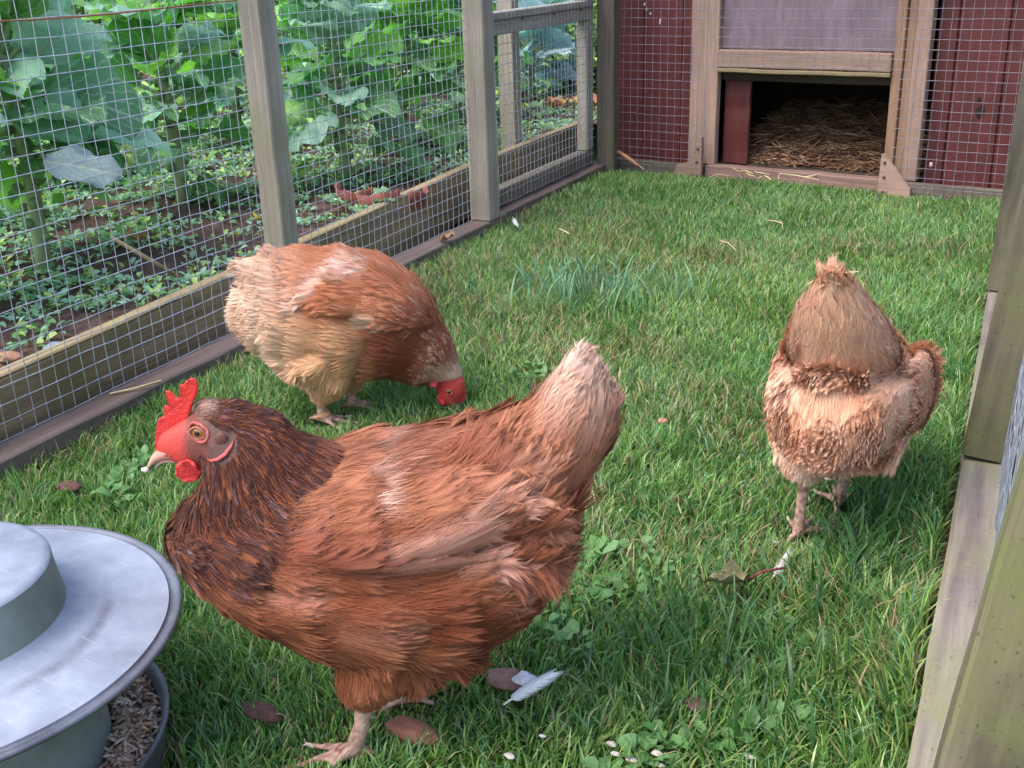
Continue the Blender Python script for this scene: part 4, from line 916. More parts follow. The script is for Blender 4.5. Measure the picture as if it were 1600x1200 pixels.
def make_hen(label, loc, yaw, chunks, legs, feet, near, wing, wing_tip, grooves, lenf, colf, bare, skincol, spacing=.0062, nstr=26000, lump_amp=.004, tail=None, seed=1, step=.009, wild=1., sleek=1.):
    root = empty('hen', loc, yaw, label=label, cat='hen', group='brown hens on the lawn')
    mb = body_mesh('hen', chunks, legs)
    for (ank, fy, spr) in feet: toes(mb, ank, fy, spread=spr)
    me = finish_body('body', mb, .0034, 4); V, T = mesh_np(me); Nn = vnormals(V, T)
    # feathered masses: lumps, grooves and the folded wing standing proud of the flank
    names = list(chunks); SS = [substations(chunks[c]) for c in names]
    def field(P):
        Wt = np.zeros((len(names), len(P))); Fl = np.zeros((len(P), 3)); tot = np.zeros(len(P)); Tt = np.zeros((len(names), len(P)))
        for ci, (o_, tg, tt) in enumerate(SS):
            best = np.full(len(P), 9e9)
            for q in range(len(o_)):
                x, z, ux, uz, h, w_, y = o_[q]; dv = P - [x, y, z]; a_ = (dv[:, 0] * ux + dv[:, 2] * uz) / h; b_ = dv[:, 1] / w_
                tn = dv @ tg[q]; d = a_ ** 2 + b_ ** 2 + (tn / .012) ** 2
                wt = np.exp(-d * 1.6); Wt[ci] += wt; Fl += wt[:, None] * tg[q]; tot += wt; Tt[ci] += wt * tt[q]
        Tt = Tt / (Wt + 1e-12); return Wt / (tot + 1e-12), unit(Fl), Tt
    legpts = [np.array(p) for p, r in legs]
    def legdist(P):
        d = np.full(len(P), 9e9)
        for L_ in legpts:
            for a, b in zip(L_[:-1], L_[1:]):
                a = np.array(a); b = np.array(b); e = b - a; w_ = P - a; t = np.clip((w_ @ e) / (e @ e), 0, 1); d = np.minimum(d, np.linalg.norm(w_ - t[:, None] * e, axis=1))
        return d
    zleg = max(p[0][2] for p in legpts)
    isleg = (legdist(V) < .011) & (V[:, 2] < zleg + .004) | (V[:, 2] < .014)
    amp = np.where(isleg | (bare(V) > 0), 0, 1.)
    hd = np.clip(lenf(V, *field(V)[::2]) / .02, .1, 1)
    disp = (fbm(V, 26, seed) - .5) * 2 * lump_amp * hd
    if wing is not None:
        sdv = sd_poly(V[:, [0, 2]], wing); sidef = np.clip((np.abs(V[:, 1]) - .01) / .025, 0, 1)
        s_ = np.clip((sdv + .003) / .009, 0, 1); disp += step * s_ * s_ * (3 - 2 * s_) * sidef * (np.clip((.025 - V[:, 0]) / .05, 0, 1) * np.clip((.300 - V[:, 2]) / .03, .3, 1) if near == 1 else 1)
    for line, dep, wd in grooves:
        d = sd_line(V[:, [0, 2]], line); disp -= dep * np.exp(-(d / wd) ** 2) * np.clip((np.abs(V[:, 1]) - .01) / .02, 0, 1)
    V = V + Nn * (disp * amp)[:, None]
    me.vertices.foreach_set('co', V.astype(np.float32).ravel()); me.update()
    Nn = vnormals(V, T); ca = me.color_attributes.new('Col', 'FLOAT_COLOR', 'POINT')
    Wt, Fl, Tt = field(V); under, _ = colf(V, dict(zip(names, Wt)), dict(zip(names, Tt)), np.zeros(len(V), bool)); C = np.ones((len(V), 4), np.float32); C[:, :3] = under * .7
    bb_ = bare(V) > 0; C[bb_, :3] = skincol(V[bb_]) if callable(skincol) else skincol; C[isleg, :3] = (.50, .30, .22); spk = vnoise(V * [1, 1, 1.6], 420, 5); C[isleg, :3] = mixc((.22, .10, .07), (.62, .40, .31), spk[isleg] * 1.8 - .3)
    ca.data.foreach_set('color', C.ravel())
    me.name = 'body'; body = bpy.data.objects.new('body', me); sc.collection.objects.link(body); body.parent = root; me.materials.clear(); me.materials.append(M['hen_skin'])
    me.polygons.foreach_set('use_smooth', np.ones(len(me.polygons), bool))
    # sample the skin
    A = np.linalg.norm(np.cross(V[T[:, 1]] - V[T[:, 0]], V[T[:, 2]] - V[T[:, 0]]), axis=1); pr = A / A.sum(); ns = 160000
    f = rng.choice(len(T), ns, p=pr); r1 = np.sqrt(rng.random(ns)); r2 = rng.random(ns); bc = np.c_[1 - r1, r1 * (1 - r2), r1 * r2]
    P = (V[T[f]] * bc[:, :, None]).sum(1); Pn = unit((Nn[T[f]] * bc[:, :, None]).sum(1))
    ok = ~((legdist(P) < .011) & (P[:, 2] < zleg + .001)) & (bare(P) <= 0) & (P[:, 2] > .016); P = P[ok]; Pn = Pn[ok]
    Wt, Fl, Tt = field(P); Lg = lenf(P, Wt, Tt)
    inw = np.zeros(len(P), bool)
    if wing is not None:
        sdw = sd_poly(P[:, [0, 2]], wing); inw = (sdw > -.001) & (np.abs(P[:, 1]) > (.014 if near == 1 else .03))
        wd_ = np.array([wing_tip[0], 0, wing_tip[1]]) - P; wd_[:, 1] = 0; wd_ = unit(wd_); Fl[inw] = unit(Fl[inw] * .25 + wd_[inw])
    ang = rng.normal(0, .12, len(P)) + (fbm(P, 12, seed + 9) - .5) * .8 * wild + (fbm(P, 40, seed + 12) - .5) * .9 * (wild - 1)
    Fl0 = Fl.copy(); Pn0 = Pn.copy(); dn = (Fl * Pn).sum(1); endcap = dn > .62; Pn[endcap] = unit(Pn[endcap] - Fl[endcap] * dn[endcap, None] + rng.normal(0, .15, (endcap.sum(), 3))); Lg = np.where(endcap, Lg * .6, Lg)
    rr_ = (Fl0 * Pn).sum(1) > .10; rr_ &= (sum([w for c_, w in zip(names, Wt) if c_.startswith(('tail', 'neck', 'head'))]) < .5)
    Pn[rr_] = Pn0[rr_]; kk_ = np.clip((dn[rr_] - .1) * 3.2, 0, 2.2)[:, None]; Fl[rr_] = unit(Fl0[rr_] + kk_ * np.array([0, 0, -1.])); Lg = np.where(rr_ & (dn > .62), Lg * 1.6, Lg)
    Fl = unit(Fl - Pn * (Fl * Pn).sum(1, keepdims=True)); Sd = np.cross(Pn, Fl); Fl = unit(Fl * np.cos(ang)[:, None] + Sd * np.sin(ang)[:, None])
    wdict = dict(zip(names, Wt)); tdict = dict(zip(names, Tt)); col, tip = colf(P, wdict, tdict, inw)
    narrow = sum(wdict[c] for c in names if c.startswith(('neck', 'head')))
    Wd = Lg * np.where(inw, .22, .27 * (1 - narrow) + .11 * narrow)
    idx = thin(P, np.clip(Lg * (.17 - .04 * narrow), .0015, .02).round(4)); idx = rng.permutation(idx)
    def emit(nm, sel, parent, **k):
        if len(sel) == 0: return
        v = rng.uniform(.92, 1.08, (len(sel), 1)) * (1 + .22 * (fbm(P[sel], 55, seed + 4) - .5))[:, None]
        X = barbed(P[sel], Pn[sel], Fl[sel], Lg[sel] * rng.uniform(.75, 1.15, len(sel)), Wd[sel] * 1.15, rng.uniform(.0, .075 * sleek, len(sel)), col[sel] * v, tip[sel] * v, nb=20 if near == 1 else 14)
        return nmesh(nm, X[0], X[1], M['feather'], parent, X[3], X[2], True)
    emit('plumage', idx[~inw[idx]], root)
    for sgn in ((1, -1) if wing is not None else ()):
        sel = idx[inw[idx] & (np.sign(P[idx, 1]) == sgn)]; Lg[sel] *= np.interp(np.linalg.norm(P[sel][:, [0, 2]] - np.array(wing[4]), axis=1), [.0, .05], [.75, 1.25]); wob = emit('wing', sel, root)
        if wob and (sgn == near): wob['label'] = 'folded wing with paler smooth feathers on the near side'
        # flight feathers laid along the lower wing edge
        if near and wob:
            lo = wing[5:9]; Q = []
            pool = np.where(inw & (np.sign(P[:, 1]) == sgn))[0]
            for t in np.linspace(0, 1, 9):
                tgt = np.array(lo[0]) * (1 - t) + np.array(lo[-2]) * t; tgt = tgt + (np.array(wing[0]) - tgt) * .10
                d = np.linalg.norm(P[pool][:, [0, 2]] - tgt, axis=1); Q.append(pool[d.argmin()])
            Q = np.array(Q); D_ = unit(np.array([wing_tip[0], 0, wing_tip[1]]) - P[Q]); D_ = unit(D_ - Pn[Q] * (D_ * Pn[Q]).sum(1, keepdims=True))
            dist = np.linalg.norm(P[Q][:, [0, 2]] - np.array(wing[4]), axis=1)
            X = barbed(P[Q] + Pn[Q] * .0015, Pn[Q], D_, np.clip(dist * .85, .03, .085), np.full(len(Q), .0105 if near == 1 else .006), np.full(len(Q), .02), col[Q] * .95, tip[Q] * 1.05, nb=44, droop=.06, cup=.05)
            o = nmesh('flight_feathers', X[0], X[1], M['feather'], wob, X[3], X[2], True)
    # loose down and hair-fine barbs
    idx = rng.permutation(len(P))[:nstr]; v = rng.uniform(.78, 1.22, (len(idx), 1)) * (1 + .22 * (fbm(P[idx], 55, seed + 4) - .5))[:, None]
    sp = strands(P[idx] + Pn[idx] * .0015, Pn[idx], Fl[idx], Lg[idx] * rng.uniform(.4, .9, len(idx)), rng.uniform(.0003, .0006, len(idx)), rng.uniform(.03, .18, len(idx)) + .35 * (rng.random(len(idx)) < .04), (col[idx] * .7 + tip[idx] * .3) * v)
    nmesh('down', sp[0], sp[1], M['strand'], root, sp[2], None, True)
    if tail is not None:      # large tail feathers: base, direction, length, width, colours
        B, D_, L_, W_, c0, c1 = tail; B = np.array(B, float); D_ = unit(np.array(D_, float)); up = unit(np.cross(D_, np.cross(rng.normal(0, .1, D_.shape) + [0, 1., 0.], D_)))
        X = barbed(B, up, D_, np.array(L_), np.array(W_), np.full(len(B), .02), np.array(np.broadcast_to(c0, B.shape)), np.array(np.broadcast_to(c1, B.shape)), nb=40, droop=.05)
        nmesh('tail_feathers', X[0], X[1], M['feather'], root, X[3], X[2], True)
    for (ank, fy, spr) in feet: claws(ank, fy, root, spr)
    return root
def extr(poly, y, th, mat, name, root, col, edge=.35, rnd=.4, bev=1.0):
    """outline in (x,z) given real rounded thickness th about lateral position y; returns object"""
    poly = np.array(poly); k = len(poly); c_ = poly.mean(0); V = []; C = []
    rings = ((-1, -.15), (-1, .0), (-.85, .55), (-.4, .92), (0, 1), (.4, .92), (.85, .55), (1, .0), (1, -.15))
    # inset polygon via vertex normals
    nx_ = np.roll(poly, -1, 0) - np.roll(poly, 1, 0); nn_ = unit(np.c_[nx_[:, 1], -nx_[:, 0]])
    area = .5 * np.sum(poly[:, 0] * np.roll(poly[:, 1], -1) - np.roll(poly[:, 0], -1) * poly[:, 1])
    if area < 0: nn_ = -nn_
    for s_, e_ in rings:
        q = poly - nn_ * (th * .55 * bev * (1 - e_)); 
        for p in q: V.append((p[0], y + s_ * th / 2 + .0007 * math.sin(p[0] * 700) + .0006 * math.sin(p[1] * 900), p[1])); C.append(col)
    F = [[r * k + (i + 1) % k, r * k + i, (r + 1) * k + i, (r + 1) * k + (i + 1) % k] for r in range(len(rings) - 1) for i in range(k)]
    F += [list(range(k)), list(range((len(rings) - 1) * k, len(rings) * k))[::-1]]
    m = MB(); m.add(V, F, None, np.array(C)); return m.build(name, mat, root, True)
def ellipsoid(c, r, col, mat, name, root, k=12, rotz=0.):
    m = MB(); V = []; 
    for i in range(k + 1):
        for j in range(2 * k):
            th = math.pi * i / k; ph = math.pi * j / k; v = np.array([math.sin(th) * math.cos(ph), math.sin(th) * math.sin(ph), math.cos(th)]) * r
            V.append((c[0] + v[0] * math.cos(rotz) - v[1] * math.sin(rotz), c[1] + v[0] * math.sin(rotz) + v[1] * math.cos(rotz), c[2] + v[2]))
    kk = 2 * k; F = [[i * kk + (j + 1) % kk, i * kk + j, (i + 1) * kk + j, (i + 1) * kk + (j + 1) % kk] for i in range(k) for j in range(kk)]
    m.add(V, F, None, np.broadcast_to(col, (len(V), 3))); return m.build(name, mat, root, True)

RC = np.array([.9031, .4295])
YAW1 = math.atan2(-RC[1], -RC[0]); YAW2 = math.atan2(RC[1], RC[0])
# ------------------------------------------------------------------ hen 1: standing, facing left
ch1 = dict(
 head=[(0.130, 0.2935, -0.146, 0.989, 0.0120, .006), (0.1117, 0.295, -0.091, 0.996, 0.0205, .0135), (0.0933, 0.2985, -0.092, 0.996, 0.0265, .0185), (0.0714, 0.299, -0.051, 0.999, 0.0315, .021)],
 neck=[(0.0900, 0.3010, 0.112, 0.994, 0.0290, .0205), (0.083, 0.293, -0.397, 0.918, 0.0380, .032), (0.0800, 0.2750, -0.687, 0.727, 0.056, .043), (0.0735, 0.248, -0.751, 0.66, 0.072, .054), (0.0505, 0.2214, -0.64, 0.769, 0.082, .066)],
 body=[(0.1280, 0.2108, -0.095, 0.995, 0.0190, .03), (0.1040, 0.2102, -0.023, 1.0, 0.044, .058), (0.0640, 0.2005, -0.039, 0.999, 0.070, .08), (0.0171, 0.1900, -0.048, 0.999, 0.088, .093), (-0.0425, 0.1814, -0.062, 0.998, 0.1020, .098), (-0.0953, 0.1869, -0.052, 0.999, 0.108, .098), (-0.1400, 0.2081, -0.033, 0.999, 0.100, .089), (-0.1740, 0.2320, 0.013, 1.0, 0.085, .07), (-0.1900, 0.2520, -0.018, 1.0, 0.060, .045)],
 tail=[(-0.1480, 0.2420, 0.327, 0.945, 0.050, .062), (-0.1800, 0.2720, 0.303, 0.953, 0.0480, .046), (-0.2040, 0.3060, 0.40, 0.917, 0.0410, .030), (-0.2170, 0.3300, 0.52, 0.854, 0.0340, .016)],
 thigh=[(-0.0660, 0.1400, 0.843, 0.538, 0.0560, .046, .042), (-0.0394, 0.0850, 0.937, 0.348, 0.0440, .036, .040), (-0.0230, 0.0600, 0.99, 0.14, 0.0260, .024, .034), (-0.0208, 0.0460, 1.0, 0.03, 0.0130, .013, .031)],
 thigh_far=[(-0.0700, 0.1300, 0.843, 0.538, 0.050, .042, -.045), (-0.0650, 0.0850, 0.95, 0.3, 0.036, .032, -.045), (-0.0620, 0.060, 0.99, 0.14, 0.022, .022, -.044), (-0.0620, 0.046, 1.0, 0.03, 0.012, .012, -.043)])
ch1['body'] = [(x, z + .004, a_, b_, h - .007, w_ - .002) for x, z, a_, b_, h, w_ in ch1['body']]
ch1['thigh'] = [(-.060, .150, .843, .538, .050, .044, .036), (-.0350, .102, .937, .348, .036, .032, .034), (-.022, .078, .99, .14, .024, .022, .032), (-.0215, .063, 1., .03, .0125, .0125, .031)]
ch1['thigh_far'] = [(-.066, .150, .843, .538, .042, .038, -.042), (-.064, .112, .95, .3, .028, .026, -.044), (-.063, .086, .99, .14, .018, .018, -.044), (-.062, .070, 1., .03, .012, .012, -.043)]
legs1 = [([(-.0215, .031, .078), (-.0150, .031, .038), (-.004, .031, .008)], [.0095, .0078, .0082]), ([(-.062, -.043, .082), (-.060, -.043, .035), (-.050, -.042, .008)], [.009, .0075, .008])]
feet1 = [((-.004, .031, .003), .25, (.55, 0, -.6)), ((-.050, -.042, .003), -.1, (.55, 0, -.6))]
wing1 = [(0.0, .268), (-.0455, .274), (-.0807, .280), (-.1117, .2825), (-.162, .273), (-.12, .247), (-.0818, .2298), (-.050, .2215), (-.0163, .2223), (.0188, .2276), (.0258, .2480), (.0136, .265)]
def len1(P, Wt, Tt=None):
    nm = list(ch1); w_ = dict(zip(nm, Wt)); x = P[:, 0]
    L = .008 * w_['head'] + w_['neck'] * np.interp(P[:, 2], [.20, .26, .30, .33], [.030, .026, .017, .012]) + w_['body'] * np.interp(x, [-.2, -.1, .05, .12], [.034, .030, .024, .018]) + w_['tail'] * np.interp(Tt[3], [0, .6, 1], [.036, .03, .02]) + w_['thigh'] * np.interp(Tt[4], [0, .4, .8, 1], [.026, .018, .009, .006]) + w_['thigh_far'] * np.interp(Tt[5], [0, .4, .8, 1], [.026, .018, .009, .006])
    return np.where(x > .085, np.minimum(L, np.interp(x, [.085, .11], [.014, .006]) + (P[:, 2] < .262) * .02), L)
def mixc(a, b, t): t = np.clip(t, 0, 1)[:, None]; return np.asarray(a) * (1 - t) + np.asarray(b) * t
hack1 = [(.0030, .31), (.0072, .2775), (.0153, .2602), (.0269, .2408), (.0349, .2247), (.0482, .2113), (.0842, .2031), (.1016, .2061), (.16, .19), (.16, .36), (.01, .36)]
def col1(P, w_, t_, inw):
    n = len(P); nz = fbm(P, 30, 71); n2 = fbm(P, 75, 72)
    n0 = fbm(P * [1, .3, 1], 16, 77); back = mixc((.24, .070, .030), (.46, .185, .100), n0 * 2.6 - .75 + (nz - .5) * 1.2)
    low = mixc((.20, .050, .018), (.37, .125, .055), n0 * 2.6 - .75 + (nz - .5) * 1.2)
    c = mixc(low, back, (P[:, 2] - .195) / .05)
    pale = np.clip((sd_line(P[:, [0, 2]], [(-.04, .224), (-.082, .2325), (-.12, .250), (-.158, .272)]) - .024) / -.018, 0, 1) * np.clip((P[:, 2] - np.interp(P[:, 0], [-.162, -.12, -.0818, -.05, -.0163], [.271, .247, .2298, .2215, .222])) / .002, 0, 1) * (P[:, 0] < -.01)
    c = mixc(c, (.56, .30, .22), pale * .75)
    for q0, q1, wd_, cc_, am in (((-.125, .236), (-.178, .228), .016, (.22, .052, .020), .8), ((.024, .236), (-.036, .230), .014, (.20, .050, .028), .75), ((-.10, .293), (-.16, .280), .006, (.20, .055, .03), .6), ((.046, .203), (.005, .198), .010, (.48, .22, .15), .5), ((-.112, .222), (-.128, .226), .006, (.60, .34, .26), .7), ((-.13, .226), (-.145, .18), .007, (.54, .27, .19), .5), ((-.02, .288), (-.09, .298), .008, (.54, .27, .19), .5), ((-.02, .17), (-.07, .18), .012, (.46, .20, .13), .5), ((-.05, .12), (-.11, .13), .014, (.23, .06, .028), .5)):  # plumage markings, plus highlight arcs and shade between feather masses painted into the colour
        dd_ = sd_line(P[:, [0, 2]], [q0, q1]); c = mixc(c, cc_, np.exp(-(dd_ / wd_) ** 2) * am * (.6 + .8 * nz))
    d = np.linalg.norm((P[:, [0, 2]] - [-.0475, .2700]) * [1, 1.3], axis=1); c = mixc(c, (.70, .46, .38), np.exp(-(d / .011) ** 2) * .75)
    tl = w_['tail'] * np.clip(t_['tail'] * 2.0 - .95 + (nz - .5) * .8, 0, 1); c = mixc(c, (.74, .50, .39), tl)
    rear = np.clip((-.165 - P[:, 0]) / .03, 0, 1) * (P[:, 2] < .23); c = mixc(c, (.46, .21, .13), rear * .6)
    nk = np.clip(sd_poly(P[:, [0, 2]], hack1) / .014 + .5 + (n2 - .5) * .9, 0, 1)
    streak = rng.random(n) < .28
    neckc = mixc((.036, .011, .008), (.070, .019, .012), nz * 2 - .5); neckc[streak] = np.array([.19, .055, .02]) * rng.uniform(.6, 1.2, (streak.sum(), 1))
    pc = rng.random(n) < .08; neckc[pc] = (.13, .07, .075)
    c = mixc(c, neckc, nk)
    top = np.exp(-((P[:, 0] - .092) / .007) ** 2 - ((P[:, 2] - .328) / .006) ** 2); c = mixc(c, (.50, .32, .25), top * .7)
    tip = c * np.where(nk > .5, 1.5, 1.12)[:, None] + .015
    return c, tip
def bare1(P):
    d = np.minimum(((P[:, 0] - .0955) / .021) ** 2 + ((P[:, 2] - .3065) / .0150) ** 2, ((P[:, 0] - .0735) / .0125) ** 2 + ((P[:, 2] - .3055) / .0125) ** 2)
    return np.where(((d < 1) | (P[:, 0] > np.where(P[:, 2] < .296, .097, .108))) & (P[:, 2] > .272) & (P[:, 2] < .33), 1, -1)
kf = np.arange(16); tb = [(-.200 + .010 * k / 15, (.010 if k % 2 else -.010), .322 - .060 * k / 15) for k in kf]
td = [(-.36 - .50 * k / 15, (.12 if k % 2 else -.12), .92 - .62 * k / 15) for k in kf]
o1 = (-.4876, .6455, 0)
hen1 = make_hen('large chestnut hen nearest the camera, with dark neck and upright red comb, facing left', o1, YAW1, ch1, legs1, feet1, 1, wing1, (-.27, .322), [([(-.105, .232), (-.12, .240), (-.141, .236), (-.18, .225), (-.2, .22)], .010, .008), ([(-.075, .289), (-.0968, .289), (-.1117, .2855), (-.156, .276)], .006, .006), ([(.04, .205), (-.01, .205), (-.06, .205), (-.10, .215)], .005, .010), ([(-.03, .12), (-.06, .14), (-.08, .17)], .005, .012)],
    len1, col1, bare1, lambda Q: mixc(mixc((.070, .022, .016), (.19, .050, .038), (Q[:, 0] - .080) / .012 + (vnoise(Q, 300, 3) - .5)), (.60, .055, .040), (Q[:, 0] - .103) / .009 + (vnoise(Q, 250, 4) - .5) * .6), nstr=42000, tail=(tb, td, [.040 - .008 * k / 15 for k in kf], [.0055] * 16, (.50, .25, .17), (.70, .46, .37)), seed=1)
# head parts of hen 1
def smooth_poly(p, it=1):
    p = np.array(p, float)
    for _ in range(it): q = np.roll(p, -1, 0); p = np.stack([p * .75 + q * .25, p * .25 + q * .75], 1).reshape(-1, 2)
    return p
comb1 = [(0.1359, 0.2894), (0.1342, 0.3006), (0.1298, 0.3147), (0.1272, 0.3175), (0.1236, 0.3177), (0.1236, 0.3271), (0.1208, 0.3267), (0.1181, 0.3251), (0.1199, 0.3394), (0.1173, 0.3406), (0.1113, 0.3322), (0.1087, 0.3352), (0.1082, 0.3437), (0.1063, 0.3455), (0.1042, 0.342), (0.1038, 0.3474), (0.1012, 0.3478), (0.0995, 0.3499), (0.096, 0.3494), (0.0933, 0.3448), (0.0942, 0.3386), (0.0985, 0.331), (0.1035, 0.3190), (0.1100, 0.3090), (0.1167, 0.3001), (0.122, 0.2938), (0.1317, 0.2877)]
extr(smooth_poly(comb1), 0, .0040, M['comb'], 'comb', hen1, (.72, .035, .025), bev=.2)
def surf(root, x, z, sg, r=.004):
    b_ = [c for c in root.children if c.name.startswith('body')][0]; V = np.zeros(len(b_.data.vertices) * 3, np.float32); b_.data.vertices.foreach_get('co', V); V = V.reshape(-1, 3)
    d = np.hypot(V[:, 0] - x, V[:, 2] - z); m_ = (d < r) & (V[:, 1] * sg > 0); return float(np.abs(V[m_, 1]).max()) if m_.any() else .02
def beak(root, P0, P1, w0, h0, name, col, drop=0, k=10, f=None):
    """tapered hooked beak from base P0 (x,z) to tip P1"""
    m = MB(); V = []; n_ = 9; T_ = np.array(P1) - np.array(P0); nr = np.array([-T_[1], T_[0]]) / np.linalg.norm(T_)
    if nr[1] < 0: nr = -nr
    for i in range(n_):
        t = i / (n_ - 1); c_ = np.array(P0) + T_ * t + nr * (.0035 * math.sin(math.pi * t) - drop * t * t); s_ = (1 - t ** 1.6) * .96 + .04
        for q in range(k): a_ = 2 * math.pi * q / k; V.append((c_[0] + nr[0] * h0 * s_ * math.sin(a_), w0 * s_ * math.cos(a_), c_[1] + nr[1] * h0 * s_ * math.sin(a_)))
    F = [[i * k + (q + 1) % k, i * k + q, (i + 1) * k + q, (i + 1) * k + (q + 1) % k] for i in range(n_ - 1) for q in range(k)]
    C = [np.array(col[0]) * (1 - i / (n_ - 1)) + np.array(col[1]) * (i / (n_ - 1)) for i in range(n_) for q in range(k)]
    m.add(V, F + [[(n_ - 1) * k + q for q in range(k)]], None, np.array(C)); o = m.build(name, M['horn'], root, True)
    if f: o.matrix_basis = f
    return o
beak(hen1, (.122, .2868), (.1455, .2738), .0085, .0062, 'upper_beak', ((.48, .15, .11), (.66, .42, .33)), drop=.0015)
beak(hen1, (.118, .2805), (.1395, .2722), .0065, .0026, 'lower_beak', ((.45, .16, .12), (.62, .42, .34)))
for s_ in (1, -1):
    ellipsoid((.0935, .0172 * s_, .3110), (.0056, .0032, .0052), (.40, .14, .025), M['eye'], 'eye', hen1, rotz=-.25 * s_)
    ellipsoid((.0937, .0196 * s_, .3111), (.0026, .0014, .0026), (.004, .004, .004), M['eye'], 'pupil', hen1, rotz=-.25 * s_)
    m = MB(); ring = [(.0935 + .0085 * math.cos(a_) * (1.15 if math.cos(a_) < 0 else 1), (surf(hen1, .0935 + .0085 * math.cos(a_), .3110 + .0070 * math.sin(a_), s_, .0025) - .0002) * s_, .3110 + .0070 * math.sin(a_)) for a_ in np.linspace(0, 2 * math.pi, 25)]
    tube(m, ring, .0015, 8, col=(.40, .10, .08)); ring = [(.0937 + .0060 * math.cos(a_), (.0195 - .001 * math.cos(a_)) * s_, .3110 + .0050 * math.sin(a_)) for a_ in np.linspace(0, 2 * math.pi, 25)]
    tube(m, ring, .0009, 8, col=(.40, .13, .09)); m.build('eyelid', M['comb'], hen1, True)
    m = MB(); ear = [(.0845, .2942), (.0800, .2942), (.0745, .2960), (.0690, .2995), (.0650, .3040), (.0632, .3085)]
    tube(m, [(x, (surf(hen1, x, z, s_, .0025) + .0001) * s_, z) for x, z in ear], [.0005, .0014, .0018, .0019, .0016, .0006], 8, col=(.52, .10, .09)); m.build('ear_lobe', M['comb'], hen1, True)
    ellipsoid((.0725, (surf(hen1, .0725, .3090, s_) - .0020) * s_, .3090), (.0052, .0024, .0062), (.13, .045, .03), M['hen_skin'], 'ear_patch', hen1)
    wt = smooth_poly([(.1070 + .0118 * math.cos(a_) * (1 if math.sin(a_) < 0 else .85), .2768 + .0100 * math.sin(a_)) for a_ in np.linspace(0, 2 * math.pi, 14)[:-1]], 2)
    wt = wt + (0 if s_ > 0 else np.array([.0085, -.0015]))
    extr(wt, (surf(hen1, .1050, .2830, s_) + .0012) * s_, .0034, M['comb'], 'wattle', hen1, (.62, .035, .03), bev=.8)
ellipsoid((.1245, .0072, .2870), (.0022, .0012, .0012), (.12, .03, .02), M['horn'], 'nostril', hen1)
m = MB(); Mh = Matrix.Translation(o1) @ Matrix.Rotation(YAW1, 4, 'Z'); blob(m, tuple(Mh @ Vector((.1462, .001, .2718))), .0034, (1.0, .7, .6), k=6, col=(.80, .70, .60), seed=2)
tag(m.build('food_crumb', M['matter'], None, True), 'white crumb of food held at the tip of the front hen beak', 'crumb')

# ------------------------------------------------------------------ hen 2: pecking, facing right (near side is local -y)
ch2 = dict(
 head=[(0.1963, 0.0100, 1.0, -0.03, 0.0065, .005), (0.1978, 0.0195, 0.984, 0.181, 0.0145, .012), (0.1984, 0.0326, 0.935, 0.354, 0.0215, .0175), (0.1963, 0.049, 0.952, 0.306, 0.0230, .019)],
 neck=[(0.1945, 0.0500, 0.924, 0.383, 0.0225, .018), (0.1875, 0.0650, 0.805, 0.593, 0.028, .023), (0.1730, 0.0820, 0.7, 0.715, 0.0430, .036), (0.1510, 0.1070, 0.58, 0.814, 0.0600, .046), (0.120, 0.1344, 0.434, 0.901, 0.076, .06)],
 body=[(0.1480, 0.1150, 0.444, 0.896, 0.0570, .05), (0.1290, 0.1330, 0.326, 0.945, 0.0730, .066), (0.0950, 0.1479, 0.217, 0.976, 0.0890, .078), (0.0479, 0.1603, 0.151, 0.989, 0.0990, .086), (-0.0203, 0.1715, 0.188, 0.982, 0.0980, .083), (-0.0620, 0.183, 0.194, 0.981, 0.0800, .068), (-0.0840, 0.1806, 0.158, 0.987, 0.0520, .04)],
 rear=[(-0.040, 0.1756, 0.168, 0.986, 0.0720, .06), (-0.0680, 0.1850, 0.151, 0.989, 0.0610, .05), (-0.0860, 0.1784, 0.161, 0.987, 0.0450, .03)],
 tail=[(-.055, .225, .5, .86, .035, .04), (-.075, .236, .6, .8, .022, .025), (-.089, .243, .7, .7, .012, .012)],
 thigh=[(0.0125, 0.1146, 0.935, 0.354, 0.0500, .046, -.040), (0.0254, 0.0800, 0.997, 0.081, 0.0400, .034, -.036), (0.0180, 0.0540, 0.999, 0.046, 0.0260, .023, -.032), (0.0070, 0.0390, 1.0, -0.03, 0.0140, .013, -.030)],
 thigh_far=[(0.020, 0.1146, 0.935, 0.354, 0.046, .042, .040), (0.035, 0.0720, 0.997, 0.081, 0.036, .034, .036), (0.036, 0.048, 0.999, 0.046, 0.024, .022, .03), (0.036, 0.034, 1.0, -0.03, 0.013, .012, .026)])
legs2 = [([(.004, -.030, .052), (.002, -.030, .026), (.0, -.030, .007)], [.009, .0076, .008]), ([(.034, .024, .05), (.038, .022, .028), (.045, .020, .007)], [.009, .0076, .008])]
feet2 = [((.0, -.030, .003), -.15, (.55, 0, -.6)), ((.045, .020, .003), .15, (.55, 0, -.6))]
wing2 = [(-0.0052, 0.2300), (0.0528, 0.2460), (0.1169, 0.2334), (0.1703, 0.1849), (0.178, 0.1648), (0.1352, 0.1361), (0.1008, 0.1323), (0.0642, 0.1536), (0.01, 0.176), (-0.028, 0.1862)]
wing2 = [(.10, .243), (.0851, .244), (.0436, .2400), (.0083, .2233), (-.006, .208), (.0348, .194), (.0781, .182), (.1124, .1651), (.1466, .1539), (.1802, .1483), (.1752, .1708)]
